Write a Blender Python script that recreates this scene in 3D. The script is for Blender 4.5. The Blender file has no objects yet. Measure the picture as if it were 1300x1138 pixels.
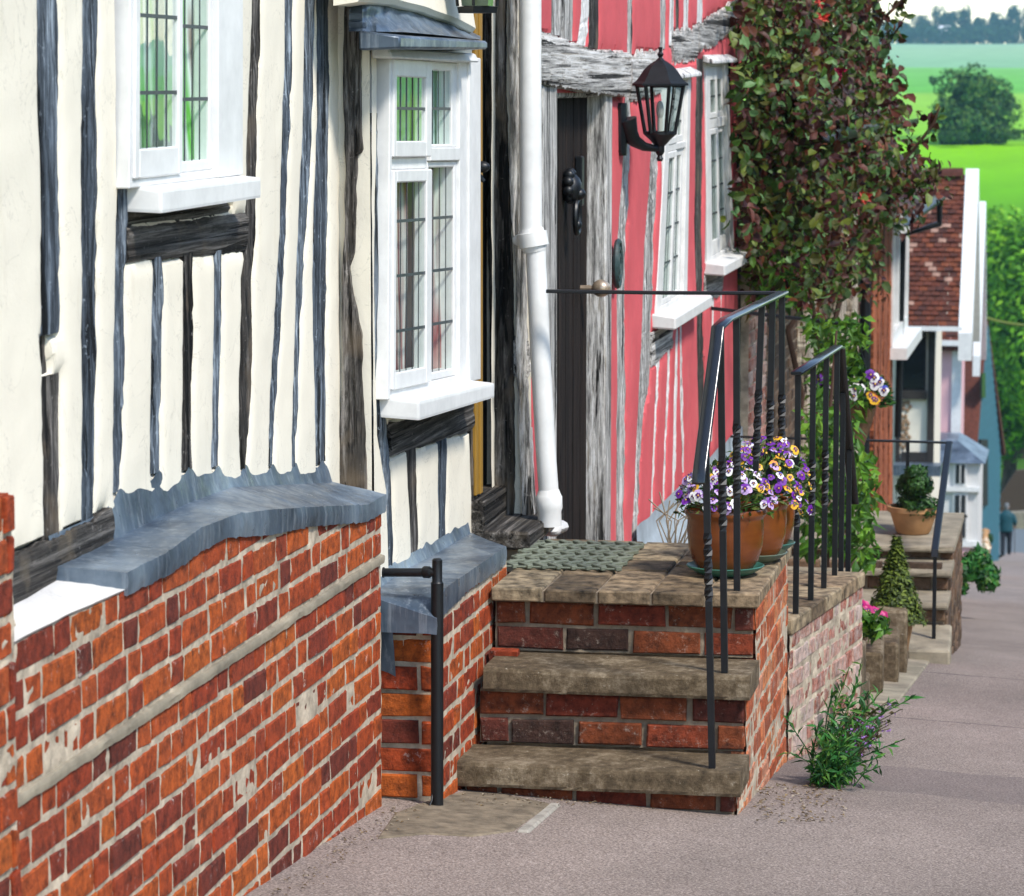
import bpy, bmesh, math, random
from mathutils import Vector, Matrix, noise
R = random.Random(11)
S = bpy.context.scene
COL = S.collection
rad = math.radians
V = Vector
# ------------------------------------------------------------------ camera (telephoto, looking down the street)
F = 4000.0
VPX, VPY = 1388.0, 110.0
PHI = math.atan((569 - VPY) / F)
TH = math.atan((VPX - 650) / F * math.cos(PHI))
FW = V((-math.sin(TH) * math.cos(PHI), math.cos(TH) * math.cos(PHI), -math.sin(PHI)))
RT = V((math.cos(TH), math.sin(TH), 0))
UP = RT.cross(FW)
cam = bpy.data.objects.new('camera', bpy.data.cameras.new('camera'))
COL.objects.link(cam)
cam.matrix_world = Matrix(((RT.x, UP.x, -FW.x, 0), (RT.y, UP.y, -FW.y, 0), (RT.z, UP.z, -FW.z, 0), (0, 0, 0, 1)))
cam.data.sensor_width = 36
cam.data.lens = F / 1300 * 36
cam.data.clip_start = 0.1
cam.data.clip_end = 8000
cam.data.dof.use_dof = True
cam.data.dof.focus_distance = 9.6
cam.data.dof.aperture_fstop = 10
S.camera = cam

def ray(u, v):
    return FW + RT * ((u - 650) / F) + UP * ((569 - v) / F)
def onX(u, v, X):
    d = ray(u, v); return d * (X / d.x)
def onY(u, v, Y):
    d = ray(u, v); return d * (Y / d.y)
def onZ(u, v, Z):
    d = ray(u, v); return d * (Z / d.z)
def yX(u, X, v=400):
    return onX(u, v, X).y
def lerp(a, b, t):
    return a + (b - a) * t
def interp(tab, x):
    if x <= tab[0][0]: return tab[0][1]
    for (a, b), (c, d) in zip(tab, tab[1:]):
        if x <= c: return lerp(b, d, (x - a) / (c - a))
    return tab[-1][1]
def nz3(x, y, z):
    return noise.noise(V((x, y, z)))

# ------------------------------------------------------------------ object helpers
ORG = {}
def tag(o, label=None, cat=None, group=None, kind=None):
    if label: o['label'] = label
    if cat: o['category'] = cat
    if group: o['group'] = group
    if kind: o['kind'] = kind
    return o
def thing(name, label, cat, loc, group=None):
    o = bpy.data.objects.new(name, None)
    o.empty_display_size = 0.2
    COL.objects.link(o)
    o.location = loc
    ORG[o] = V(loc)
    return tag(o, label, cat, group)

class MB:
    def __init__(s): s.v = []; s.f = []; s.m = []
    def add(s, vs, fs, m=0):
        n = len(s.v); s.v += [V(p) for p in vs]
        for f in fs: s.f.append([n + i for i in f]); s.m.append(m)
    def hexa(s, p, m=0):   # p: 8 points, bottom ring 0-3, top ring 4-7
        s.add(p, [(3, 2, 1, 0), (4, 5, 6, 7), (0, 1, 5, 4), (1, 2, 6, 5), (2, 3, 7, 6), (3, 0, 4, 7)], m)
    def box(s, x0, x1, y0, y1, z0, z1, m=0):
        s.hexa([(x0, y0, z0), (x1, y0, z0), (x1, y1, z0), (x0, y1, z0), (x0, y0, z1), (x1, y0, z1), (x1, y1, z1), (x0, y1, z1)], m)
    def loft(s, rings, close=True, caps=True, m=0):
        n = len(rings[0]); b = len(s.v)
        for r in rings: s.v += [V(p) for p in r]
        for i in range(len(rings) - 1):
            for j in range(n if close else n - 1):
                k = (j + 1) % n
                s.f.append([b + i * n + j, b + i * n + k, b + (i + 1) * n + k, b + (i + 1) * n + j]); s.m.append(m)
        if caps and close:
            s.f.append([b + j for j in range(n)][::-1]); s.m.append(m)
            s.f.append([b + (len(rings) - 1) * n + j for j in range(n)]); s.m.append(m)
    def tube(s, pts, r, n=8, m=0, caps=True):
        pts = [V(p) for p in pts]
        rs = r if isinstance(r, (list, tuple)) else [r] * len(pts)
        rings = []; side = None
        for i, p in enumerate(pts):
            t = (pts[min(i + 1, len(pts) - 1)] - pts[max(i - 1, 0)])
            t = t.normalized() if t.length > 1e-9 else V((0, 0, 1))
            if side is None:
                a = V((1, 0, 0)) if abs(t.x) < .8 else V((0, 1, 0))
                side = t.cross(a).normalized()
            else:
                side = (side - t * side.dot(t)).normalized()
            o = t.cross(side)
            rings.append([p + (side * math.cos(q) + o * math.sin(q)) * rs[i] for q in [2 * math.pi * k / n for k in range(n)]])
        s.loft(rings, True, caps, m)
    def lathe(s, prof, c, n=24, m=0, sx=1, sy=1):
        c = V(c)
        rings = [[c + V((r * sx * math.cos(2 * math.pi * k / n), r * sy * math.sin(2 * math.pi * k / n), z)) for k in range(n)] for r, z in prof]
        s.loft(rings, True, True, m)
    def ell(s, c, rx, ry, rz, n=10, m=0):
        prof = [(math.sin(math.pi * i / n), -math.cos(math.pi * i / n)) for i in range(n + 1)]
        c = V(c)
        s.loft([[c + V((max(a, .02) * rx * math.cos(2 * math.pi * k / (2 * n)), max(a, .02) * ry * math.sin(2 * math.pi * k / (2 * n)), b * rz)) for k in range(2 * n)] for a, b in prof], True, True, m)
    def grid(s, P, m=0):   # P[i][j] points (None = hole cell corner not allowed)
        b = len(s.v); nj = len(P[0])
        for r in P: s.v += [V(p) for p in r]
        for i in range(len(P) - 1):
            for j in range(nj - 1):
                s.f.append([b + i * nj + j, b + i * nj + j + 1, b + (i + 1) * nj + j + 1, b + (i + 1) * nj + j]); s.m.append(m)
    def prism(s, pts, off, m=0):
        n = len(pts); off = V(off)
        a = [V(p) for p in pts]; c = [p + off for p in a]
        s.add(a + c, [list(range(n))[::-1], [n + i for i in range(n)]] + [[i, (i + 1) % n, n + (i + 1) % n, n + i] for i in range(n)], m)
    def build(s, name, mats, parent=None, smooth=False, bevel=0, fix=True, seg=1):
        me = bpy.data.meshes.new(name)
        if parent is not None: org = ORG[parent]
        else:
            org = V((sum(p.x for p in s.v) / len(s.v), sum(p.y for p in s.v) / len(s.v), min(p.z for p in s.v)))
        me.from_pydata([p - org for p in s.v], [], s.f)
        if not isinstance(mats, (list, tuple)): mats = [mats]
        for q in mats: me.materials.append(q)
        me.polygons.foreach_set('material_index', s.m)
        if fix or bevel:
            bm = bmesh.new(); bm.from_mesh(me)
            if fix: bmesh.ops.recalc_face_normals(bm, faces=bm.faces)
            if bevel:
                es = [e for e in bm.edges if len(e.link_faces) == 2 and e.calc_face_angle(0) > .5]
                bmesh.ops.bevel(bm, geom=es, offset=bevel, segments=seg, affect='EDGES', profile=.7, clamp_overlap=True)
            bm.to_mesh(me); bm.free()
        me.polygons.foreach_set('use_smooth', [smooth] * len(me.polygons))
        if smooth: me.set_sharp_from_angle(angle=rad(38))
        o = bpy.data.objects.new(name, me); COL.objects.link(o)
        if parent is not None: o.parent = parent; ORG[o] = org
        else: o.location = org; ORG[o] = org
        return o

def kids(o, tab={}):
    return [c for c in bpy.data.objects if c.parent == o]
def copy_tree(o, loc, label, rz=0, sc=1):
    r = o.copy(); COL.objects.link(r); r.location = loc; r.rotation_euler = (0, 0, rz); r.scale = (sc, sc, sc); r['label'] = label
    for c in kids(o):
        d = c.copy(); COL.objects.link(d); d.parent = r
        for g in kids(c):
            e = g.copy(); COL.objects.link(e); e.parent = d
    return r

# ------------------------------------------------------------------ materials
class NT:
    def __init__(s, name):
        s.mat = bpy.data.materials.new(name); s.mat.use_nodes = True
        s.t = s.mat.node_tree; s.b = s.t.nodes['Principled BSDF']
        s._obj = None
    def n(s, ty, **k):
        q = s.t.nodes.new(ty)
        for a, v in k.items(): setattr(q, a, v)
        return q
    def ln(s, a, b): s.t.links.new(a, b)
    def co(s, scale=(1, 1, 1)):
        if s._obj is None: s._obj = s.n('ShaderNodeNewGeometry')
        m = s.n('ShaderNodeVectorMath', operation='MULTIPLY'); s.ln(s._obj.outputs['Position'], m.inputs[0]); m.inputs[1].default_value = scale
        return m.outputs[0]
    def noise(s, sc, det=4, ro=.6, st=(1, 1, 1), dist=0):
        q = s.n('ShaderNodeTexNoise'); q.inputs['Scale'].default_value = sc; q.inputs['Detail'].default_value = det; q.inputs['Roughness'].default_value = ro
        q.inputs['Distortion'].default_value = dist
        s.ln(s.co(st), q.inputs['Vector']); return q.outputs['Fac']
    def island(s):
        return s.n('ShaderNodeNewGeometry').outputs['Random Per Island']
    def ramp(s, fac, stops, interp='LINEAR'):
        q = s.n('ShaderNodeValToRGB'); q.color_ramp.interpolation = interp; e = q.color_ramp.elements
        while len(e) < len(stops): e.new(.5)
        for el, (p, c) in zip(e, stops):
            el.position = p; el.color = (c, c, c, 1) if isinstance(c, (int, float)) else (*c, 1)
        s.ln(fac, q.inputs[0]); return q.outputs[0]
    def mix(s, fac, a, b, mode='MIX'):
        q = s.n('ShaderNodeMix', data_type='RGBA', blend_type=mode)
        for sock, val in ((q.inputs[0], fac), (q.inputs[6], a), (q.inputs[7], b)):
            if isinstance(val, bpy.types.NodeSocket): s.ln(val, sock)
            elif isinstance(val, (int, float)): sock.default_value = val
            else: sock.default_value = (*val, 1)
        return q.outputs[2]
    def math(s, op, a, b=0.0):
        q = s.n('ShaderNodeMath', operation=op)
        for sock, val in ((q.inputs[0], a), (q.inputs[1], b)):
            if isinstance(val, bpy.types.NodeSocket): s.ln(val, sock)
            else: sock.default_value = val
        return q.outputs[0]
    def bump(s, h, st=.3, d=.01):
        q = s.n('ShaderNodeBump'); q.inputs['Strength'].default_value = st; q.inputs['Distance'].default_value = d
        s.ln(h, q.inputs['Height']); s.ln(q.outputs[0], s.b.inputs['Normal'])
    def fin(s, col, rough=.7, metal=0, spec=.4):
        if isinstance(col, bpy.types.NodeSocket): s.ln(col, s.b.inputs['Base Color'])
        else: s.b.inputs['Base Color'].default_value = (*col, 1)
        if isinstance(rough, bpy.types.NodeSocket): s.ln(rough, s.b.inputs['Roughness'])
        else: s.b.inputs['Roughness'].default_value = rough
        s.b.inputs['Metallic'].default_value = metal
        s.b.inputs['Specular IOR Level'].default_value = spec
        return s.mat

def m_simple(name, col, rough=.6, var=.25, vs=9, bump=0, bs=60, bd=.004, metal=0, spec=.4, st=(1, 1, 1)):
    t = NT(name)
    lo = tuple(c * (1 - var) for c in col); hi = tuple(min(1, c * (1 + var * .6)) for c in col)
    c = t.ramp(t.noise(vs, 6, .65, st), [(.3, lo), (.7, hi)])
    if bump: t.bump(t.noise(bs, 6, .7, st), bump, bd)
    return t.fin(c, rough, metal, spec)
def m_island(name, cols, rough=.6, var=.3, vs=20, bump=0, bs=60, bd=.004, spec=.3, trans=0):
    t = NT(name); n = len(cols)
    c = t.ramp(t.island(), [(i / n, q) for i, q in enumerate(cols)], 'CONSTANT')
    c = t.mix(var, c, t.ramp(t.noise(vs, 5, .6), [(.3, 0.0), (.7, 1.0)]), 'OVERLAY')
    if bump: t.bump(t.noise(bs, 6, .7), bump, bd)
    if trans:
        t.b.inputs['Transmission Weight'].default_value = 0
        tr = t.n('ShaderNodeBsdfTranslucent'); t.ln(c, tr.inputs[0])
        mx = t.n('ShaderNodeMixShader'); mx.inputs[0].default_value = trans
        t.ln(t.b.outputs[0], mx.inputs[1]); t.ln(tr.outputs[0], mx.inputs[2])
        t.ln(mx.outputs[0], t.t.nodes['Material Output'].inputs[0])
    return t.fin(c, rough, 0, spec)

def m_timber(name, dark, mid, light, st, warm=None, k=(.36, .5, .66)):
    t = NT(name)
    big = t.noise(.33, 4, .6, st, .3)
    f = t.math('ADD', t.math('MULTIPLY', t.noise(1, 8, .72, st, .6), .62), t.math('MULTIPLY', big, .38))
    c = t.ramp(f, [(k[0], dark), (k[1], mid), (k[2], light)])
    fine = t.noise(2.3, 6, .78, st)
    c = t.mix(.85, c, t.ramp(fine, [(.38, .06), (.58, .8)]), 'OVERLAY')
    if warm: c = t.mix(t.ramp(t.noise(5, 3, .5), [(.55, 0.0), (.7, .7)]), c, warm)
    crack = t.ramp(t.noise(.55, 5, .62, st, .4), [(.385, 0.0), (.42, 1.0)])
    c = t.mix(1.0, c, t.ramp(crack, [(0, .10), (1, 1.0)]), 'MULTIPLY')
    lich = t.ramp(t.noise(38, 5, .7), [(.63, 0.0), (.7, .45)])
    c = t.mix(lich, c, tuple(min(1, q * 1.5 + .02) for q in light))
    t.bump(t.mix(.6, fine, crack), 1.0, .014)
    return t.fin(c, .85, 0, .2)
SV = (36, 36, 2.6); SH = (40, .8, 40); SHX = (1.6, 22, 22)
BLUEK = ((.008, .010, .014), (.08, .10, .125), (.36, .42, .48))
BROWNK = ((.006, .005, .005), (.05, .045, .04), (.27, .25, .23))
GREYK = ((.02, .018, .016), (.27, .26, .245), (.62, .60, .57))
TBV = m_timber('blue_black_timber', *BLUEK, SV)
TDV = m_timber('weathered_dark_timber', *BROWNK, SV, (.17, .13, .09))
TDH = m_timber('weathered_dark_beam', *BROWNK, SH, (.15, .12, .085))
TGV = m_timber('silvered_timber', *GREYK, SV, None, (.33, .44, .58))
TGH = m_timber('silvered_beam', *GREYK, SH, None, (.33, .44, .58))
TWV = m_timber('limewashed_timber', (.12, .1, .09), (.5, .49, .47), (.75, .74, .72), SV, None, (.28, .38, .5))

def m_plaster(name, col, dirt, amt, lo=.9, bs=.28):
    t = NT(name)
    c = t.ramp(t.noise(2.3, 5, .6), [(.3, tuple(q * lo for q in col)), (.7, col)])
    d = t.ramp(t.noise(1.2, 8, .75, (6, 6, 1.3)), [(.58, 0.0), (.8, amt)])
    c = t.mix(d, c, dirt)
    crk = t.ramp(t.noise(3.2, 7, .62, (1, 1, 1), 1.2), [(.497, 1.0), (.5, .72), (.503, 1.0)])
    c = t.mix(1.0, c, crk, 'MULTIPLY')
    h = t.mix(.4, t.noise(14, 5, .6), t.noise(90, 4, .6))
    t.bump(h, bs, .007)
    return t.fin(c, .85, 0, .2)
PL_CREAM = m_plaster('cream_limewash', (.86, .80, .665), (.55, .47, .33), .5)
PL_PINK = m_plaster('raspberry_limewash', (.72, .125, .14), (.72, .26, .24), .7, .76, .5)
PL_WHITE = m_plaster('white_limewash', (.70, .69, .67), (.42, .38, .32), .6)

def m_brick(name, cols, eff=0.0, eff_col=(.75, .68, .62), dark=.55, efs=16):
    t = NT(name); n = len(cols)
    c = t.ramp(t.island(), [(i / n, q) for i, q in enumerate(cols)], 'CONSTANT')
    c = t.mix(dark, c, t.ramp(t.noise(26, 8, .75), [(.34, .10), (.60, .86)]), 'OVERLAY')
    c = t.mix(t.ramp(t.noise(9, 6, .7), [(.60, 0.0), (.72, .7)]), c, (.03, .016, .013))
    if eff: c = t.mix(t.ramp(t.noise(efs, 8, .8), [(.64 - eff * .25, 0.0), (.72, .85)]), c, eff_col)
    t.bump(t.noise(60, 8, .75), 1.0, .009)
    return t.fin(c, .78, 0, .3)
BR = m_brick('red_brick', [(.34, .060, .012), (.26, .037, .011), (.38, .084, .013), (.19, .029, .012), (.33, .064, .014), (.24, .039, .013), (.29, .045, .011), (.13, .024, .013), (.37, .074, .012), (.31, .051, .011)], .14, dark=.8)
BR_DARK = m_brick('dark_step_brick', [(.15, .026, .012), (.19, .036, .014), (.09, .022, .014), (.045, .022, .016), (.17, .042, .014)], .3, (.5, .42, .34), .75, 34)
BR_SIDE = m_brick('salmon_brick', [(.44, .14, .06), (.36, .085, .03), (.46, .2, .12), (.30, .08, .035), (.47, .17, .07)], .3, (.62, .5, .42), .75)
BR_WASH = m_brick('limewashed_brick', [(.40, .22, .17), (.30, .10, .065), (.46, .33, .28), (.24, .075, .045), (.36, .15, .11)], .75, (.62, .56, .52), .7)
BR_BROWN = m_brick('brown_brick', [(.10, .065, .04), (.16, .10, .06), (.07, .045, .03), (.13, .075, .045)], .2, (.4, .35, .28))
MORT = m_simple('lime_mortar', (.50, .42, .315), .9, .55, 14, .8, 60, .006)
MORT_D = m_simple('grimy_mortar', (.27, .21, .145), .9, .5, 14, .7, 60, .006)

def m_lead():
    t = NT('sheet_lead')
    c = t.ramp(t.noise(3, 6, .6), [(.3, (.03, .046, .07)), (.5, (.105, .145, .195)), (.7, (.29, .36, .43))])
    c = t.mix(t.ramp(t.noise(1, 6, .7, (40, 40, 3)), [(.52, 0.0), (.72, .5)]), c, (.45, .5, .55))
    c = t.mix(t.ramp(t.noise(6, 5, .7), [(.58, 0.0), (.72, .7)]), c, (.03, .04, .055))
    t.bump(t.noise(11, 4, .55), .35, .012)
    return t.fin(c, t.ramp(t.noise(20, 4, .6), [(.3, .26), (.7, .5)]), .35, .6)
LEAD = m_lead()
WHITE = m_simple('white_gloss_paint', (.79, .79, .775), .4, .13, 9, .12, 30, .003, 0, .45)
WHITE_O = m_simple('old_white_paint', (.72, .71, .68), .55, .14, 12, .3, 50, .004)
IRON = m_simple('black_painted_iron', (.006, .007, .009), .42, .4, 20, .25, 120, .001, 0, .45)
IRON_G = m_simple('polished_black_iron', (.01, .012, .016), .2, .4, 20, .15, 120, .001, 0, .7)
IRON_M = m_simple('matt_black_iron', (.008, .011, .014), .62, .4, 20, .2, 120, .001, 0, .3)
def m_glass():
    t = NT('window_glass')
    tr = t.n('ShaderNodeBsdfTransparent'); gl = t.n('ShaderNodeBsdfGlossy'); gl.inputs['Roughness'].default_value = .02
    fr = t.n('ShaderNodeFresnel'); fr.inputs[0].default_value = 1.12
    bp = t.n('ShaderNodeBump'); bp.inputs['Strength'].default_value = .04; bp.inputs['Distance'].default_value = .02; t.ln(t.noise(9, 2, .5), bp.inputs['Height']); t.ln(bp.outputs[0], gl.inputs['Normal'])
    tr.inputs[0].default_value = (.86, .93, .92, 1)
    mx = t.n('ShaderNodeMixShader'); t.ln(t.math('MULTIPLY', fr.outputs[0], .5), mx.inputs[0]); t.ln(tr.outputs[0], mx.inputs[1]); t.ln(gl.outputs[0], mx.inputs[2])
    t.ln(mx.outputs[0], t.t.nodes['Material Output'].inputs[0]); return t.mat
GLASS = m_glass()
CAME = m_simple('lead_came', (.045, .055, .062), .4, .4, 30)
ROOM = m_simple('dim_room', (.10, .095, .085), .9, .2, 3)
def m_curt(name, cols, sc):
    t = NT(name); f = t.noise(sc, 2, .4, (1, 1, .12))
    return t.fin(t.ramp(f, [(.28 + .44 * i / max(1, len(cols) - 1), c) for i, c in enumerate(cols)]), .9, 0, .1)
CU_GREEN = m_curt('green_leaf_curtain', [(.16, .06, .04), (.78, .80, .78), (.13, .45, .06), (.80, .82, .80), (.12, .40, .06), (.70, .74, .78)], 11)
CU_RED = m_curt('maroon_curtain', [(.14, .03, .035), (.70, .66, .62), (.30, .08, .08), (.66, .58, .52), (.16, .04, .04), (.6, .56, .52)], 8)
CU_NET = m_curt('grey_green_net', [(.30, .42, .40), (.62, .72, .70), (.20, .27, .26), (.68, .74, .72)], 11)
DOOR_DK = m_timber('dark_oak_door', (.003, .002, .002), (.014, .009, .007), (.035, .022, .017), (26, 26, 1.2))
BLACKW = m_simple('soot_dark_wood', (.012, .011, .010), .7, .4, 8)
YELLOW = m_simple('ochre_paint', (.33, .18, .025), .5, .15, 8)
STONE = NT('worn_step_stone')
_n = STONE.math('ADD', STONE.math('MULTIPLY', STONE.noise(6, 6, .7), .55), STONE.math('MULTIPLY', STONE.noise(34, 6, .75), .45))
_c = STONE.ramp(_n, [(.35, (.036, .026, .015)), (.5, (.15, .11, .066)), (.62, (.33, .265, .18))])
_c = STONE.mix(STONE.ramp(STONE.noise(48, 5, .75), [(.64, 0.0), (.69, .85)]), _c, (.5, .45, .36))
_c = STONE.mix(STONE.ramp(STONE.noise(9, 5, .7), [(.58, 0.0), (.7, .6)]), _c, (.07, .05, .026))
STONE.bump(STONE.noise(55, 8, .8), 1.0, .009); STONE = STONE.fin(_c, .85, 0, .25)
PAVER = m_island('landing_paver', [(.17, .12, .07), (.23, .165, .10), (.13, .092, .055), (.26, .2, .125)], .8, .85, 22, .9, 60, .008)
FLAG = m_simple('pale_flagstone', (.30, .26, .19), .85, .45, 7, .6, 60, .005)
RUBBER = m_simple('grey_green_rubber', (.17, .19, .14), .6, .3, 20, .3, 80, .002)
TERRA = NT('glazed_terracotta')
_c = TERRA.ramp(TERRA.noise(4, 5, .6, (1, 1, 3)), [(.3, (.12, .03, .008)), (.7, (.24, .07, .015))])
TERRA.bump(TERRA.noise(50, 5, .6), .15, .003); TERRA = TERRA.fin(_c, .2, 0, .6)
TERRA_P = m_simple('pale_terracotta', (.46, .25, .11), .8, .25, 8, .3, 60)
TEAL = m_simple('teal_glazed_dish', (.045, .16, .12), .35, .3, 12)
SOIL = m_simple('potting_soil', (.03, .02, .013), .95, .5, 30, .9, 60, .01)
TILE = m_island('clay_roof_tile', [(.11, .033, .02), (.085, .028, .019), (.14, .04, .021), (.07, .026, .02), (.10, .035, .024), (.12, .034, .02), (.17, .05, .024), (.09, .03, .02), (.34, .2, .15)], .85, .4, 14, .4, 60)
ROOFDK = m_island('dark_roof_tile', [(.07, .04, .035), (.045, .028, .028), (.10, .055, .045)], .85, .4, 14)
ORANGEW = m_timber('red_oxide_timber', (.09, .025, .012), (.34, .10, .045), (.46, .17, .08), (16, 16, 1), None)
PINKP = m_plaster('pale_pink_render', (.80, .48, .50), (.85, .65, .66), .4)
TEALB = m_simple('teal_weatherboard', (.025, .115, .165), .6, .25, 8)
# ------------------------------------------------------------------ ground
GT = [(-40, -.6), (-10, -1.25), (0, -1.62), (7, -2.02), (9.35, -2.205), (11, -2.38), (15.7, -2.86), (20, -3.45), (25, -4.15), (30, -4.88), (40, -6.35), (60, -9.35), (80, -12.25), (107, -15.85), (114, -16.5), (124, -16.95), (140, -17.6), (175, -12.5), (200, -7.9), (270, -4.45), (400, -.5), (600, 3.75), (1000, 12), (1400, 19.0), (1900, 24), (3600, 20)]
def GZ(y, x=-1.03):
    return interp(GT, y) - .055 * (max(-2.4, min(x, 1.3)) + 1.03)
XA, XB, XP = -2.2, -2.03, -1.98
def strip(x0, x1, y0, y1, dz, mat, name, nx=8, step=.5, flat=None):
    mb = MB(); P = []
    n = max(2, int((y1 - y0) / step))
    for i in range(n + 1):
        y = lerp(y0, y1, i / n)
        P.append([V((lerp(x0, x1, j / nx), y, (flat if flat is not None else GZ(y, lerp(x0, x1, j / nx))) + dz)) for j in range(nx + 1)])
    mb.grid(P)
    o = mb.build(name, mat, None, True, 0, True)
    return tag(o, kind='structure')
# tarmac with patches, joints and speckle
t = NT('pink_grey_tarmac')
c = t.ramp(t.noise(140, 5, .72), [(.33, (.075, .056, .05)), (.5, (.245, .195, .168)), (.67, (.50, .42, .37))])
c = t.mix(.42, c, t.ramp(t.noise(.9, 7, .7, (1, .45, 1)), [(.32, .2), (.68, .78)]), 'OVERLAY')
c = t.mix(t.ramp(t.noise(26, 4, .7), [(.66, 0.0), (.74, .6)]), c, (.05, .04, .036))
sep = t.n('ShaderNodeSeparateXYZ'); t.ln(t.co(), sep.inputs[0])
wob = t.math('MULTIPLY', t.math('SUBTRACT', t.noise(2.2, 4, .6), .5), .25)
yy = t.math('ADD', sep.outputs[1], wob)
seam = None
for y0, wd in ((12.9, .012), (15.2, .014), (18.6, .02), (23.5, .03), (31, .05), (41, .06), (55, .09)):
    d = t.math('LESS_THAN', t.math('ABSOLUTE', t.math('SUBTRACT', yy, y0)), wd)
    seam = d if seam is None else t.math('MAXIMUM', seam, d)
c = t.mix(t.math('MULTIPLY', seam, .7), c, (.07, .055, .055))
patch = t.math('MULTIPLY', t.math('GREATER_THAN', yy, 10.35), t.math('LESS_THAN', yy, 11.1))
c = t.mix(t.math('MULTIPLY', patch, .35), c, (.10, .08, .085))
t.bump(t.noise(150, 4, .7), .7, .006)
TARMAC = t.fin(c, .88, 0, .25)
t = NT('grey_road_asphalt')
ROADM = t.fin(t.ramp(t.noise(30, 5, .7), [(.3, (.10, .12, .13)), (.7, (.17, .19, .20))]), .85)
KERB = m_simple('kerb_stone', (.33, .31, .29), .85, .3, 8)
# terrain with fields
t = NT('valley_fields')
sep = t.n('ShaderNodeSeparateXYZ'); t.ln(t.co(), sep.inputs[0])
wob = t.math('MULTIPLY', t.math('SUBTRACT', t.noise(.02, 3, .5), .5), 14.0)
yy = t.math('ADD', t.math('ADD', sep.outputs[1], wob), t.math('MULTIPLY', sep.outputs[0], .1))
f = t.math('DIVIDE', yy, 2000.0)
c = t.ramp(f, [(0, (.05, .12, .02)), (.09, (.06, .16, .02)), (.11, (.13, .40, .002)), (.1355, (.22, .52, .002)), (.136, (.045, .13, .02)), (.14, (.20, .46, .02)), (.195, (.24, .48, .05)), (.2, (.12, .40, .05)), (.295, (.17, .44, .09)), (.30, (.22, .42, .22)), (.5, (.28, .45, .24)), (.69, (.26, .44, .26)), (.70, (.06, .15, .07))], 'LINEAR')
c = t.mix(.35, c, t.ramp(t.noise(.12, 8, .7, (1, .35, 1)), [(.3, .3), (.7, .7)]), 'OVERLAY')
FIELD = t.fin(c, .95, 0, .1)
mb = MB()
ys = [-60, -30, -10, 0, 5, 10, 15, 20, 25, 30, 40, 50, 60, 70, 80, 90, 100, 107, 114, 124, 132, 140, 150, 162, 175, 187, 200, 222, 246, 270, 300, 350, 400, 470, 530, 600, 700, 850, 1000, 1150, 1300, 1400, 1900, 3600]
xs = [-1500, -800, -400, -250, -150, -90, -50, -25, -12, -6, -2, 2, 6, 12, 25, 50, 90, 150, 250, 400, 800, 1500]
mb.grid([[V((x, y, interp(GT, y) - .22 + (nz3(x * .01, y * .004, 3) * 1.4 * min(1, max(0, (y - 260) / 350))))) for x in xs] for y in ys])
tag(mb.build('terrain', FIELD, None, True), kind='structure')
strip(-2.6, 1.2, 2.5, 109, 0, TARMAC, 'pavement', 10, .4)
mb = MB(); yv = [2.5 + i for i in range(107)]
mb.loft([[V((x, y, GZ(y, 1.2) + z)) for x, z in ((1.2, -.2), (1.2, .004), (1.34, .004), (1.34, -.2))] for y in yv], True, True)
tag(mb.build('kerb', KERB, None, False), kind='structure')
strip(1.34, 7.5, 2.5, 109, -.12, ROADM, 'road', 6, 1)
mb = MB(); mb.grid([[V((x, y, interp(GT, y) - .05)) for x in (-40, -20, -6, 1, 8, 20, 40)] for y in (109.2, 112, 115, 118, 121.5)])
tag(mb.build('crossing_road', ROADM, None, True), kind='structure')

# ------------------------------------------------------------------ brickwork
def bricks(mb, O, U, N, s0, s1, z0, z1, top=None, bot=None, course=.0755, L=.222, bond='flemish', m=0, phase=0, jit=.004, depth=.05, j=.0135, spall=.06, seed=1, jv=.013):
    """real bricks on a plane: O origin, U along, N outwards, z up"""
    r = random.Random(seed); O = V(O); U = V(U); N = V(N); Z = V((0, 0, 1))
    nc = int(math.ceil((z1 - z0) / course))
    for ci in range(nc):
        za = z0 + ci * course; s = s0 - (0, .055, .17, .1)[(ci + phase) % 4] if bond != 'stretcher' else s0 - (0, L / 2)[(ci + phase) % 2]
        k = ci
        while s < s1:
            w = {'flemish': (L, L * .48)[k % 2], 'english': (L, L * .48)[(ci) % 2], 'stretcher': L}[bond] * r.uniform(.93, 1.06)
            k += 1
            a = max(s, s0) + jv / 2 + r.uniform(-.003, .003); b = min(s + w, s1) - jv / 2 + r.uniform(-.003, .003)
            s += w
            if b - a < .025: continue
            zb, zt = za + j / 2, za + course - j / 2
            ca = (a + b) / 2
            if top: zt = min(zt, top(ca))
            if bot: zb = max(zb, bot(ca))
            if zt - zb < .015: continue
            d = r.uniform(-jit, jit)
            if r.random() < spall: d -= r.uniform(.002, .004)
            def P(q, z, dd): return O + U * q + Z * z + N * dd
            e = r.uniform(.003, .006); dz = [r.uniform(-.0035, .0035) for _ in range(4)]; dq = [r.uniform(-.003, .003) for _ in range(4)]
            back = [P(a, zb, -depth), P(b, zb, -depth), P(b, zt, -depth), P(a, zt, -depth)]
            mid = [P(a + dq[0], zb + dz[0], d - e), P(b + dq[1], zb + dz[1], d - e), P(b + dq[2], zt + dz[2], d - e), P(a + dq[3], zt + dz[3], d - e)]
            fr = [P(a + e + dq[0], zb + e + dz[0], d + r.uniform(-.002, .002)), P(b - e + dq[1], zb + e + dz[1], d + r.uniform(-.002, .002)), P(b - e + dq[2], zt - e + dz[2], d), P(a + e + dq[3], zt - e + dz[3], d)]
            mb.loft([back, mid, fr], True, True, m)
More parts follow.
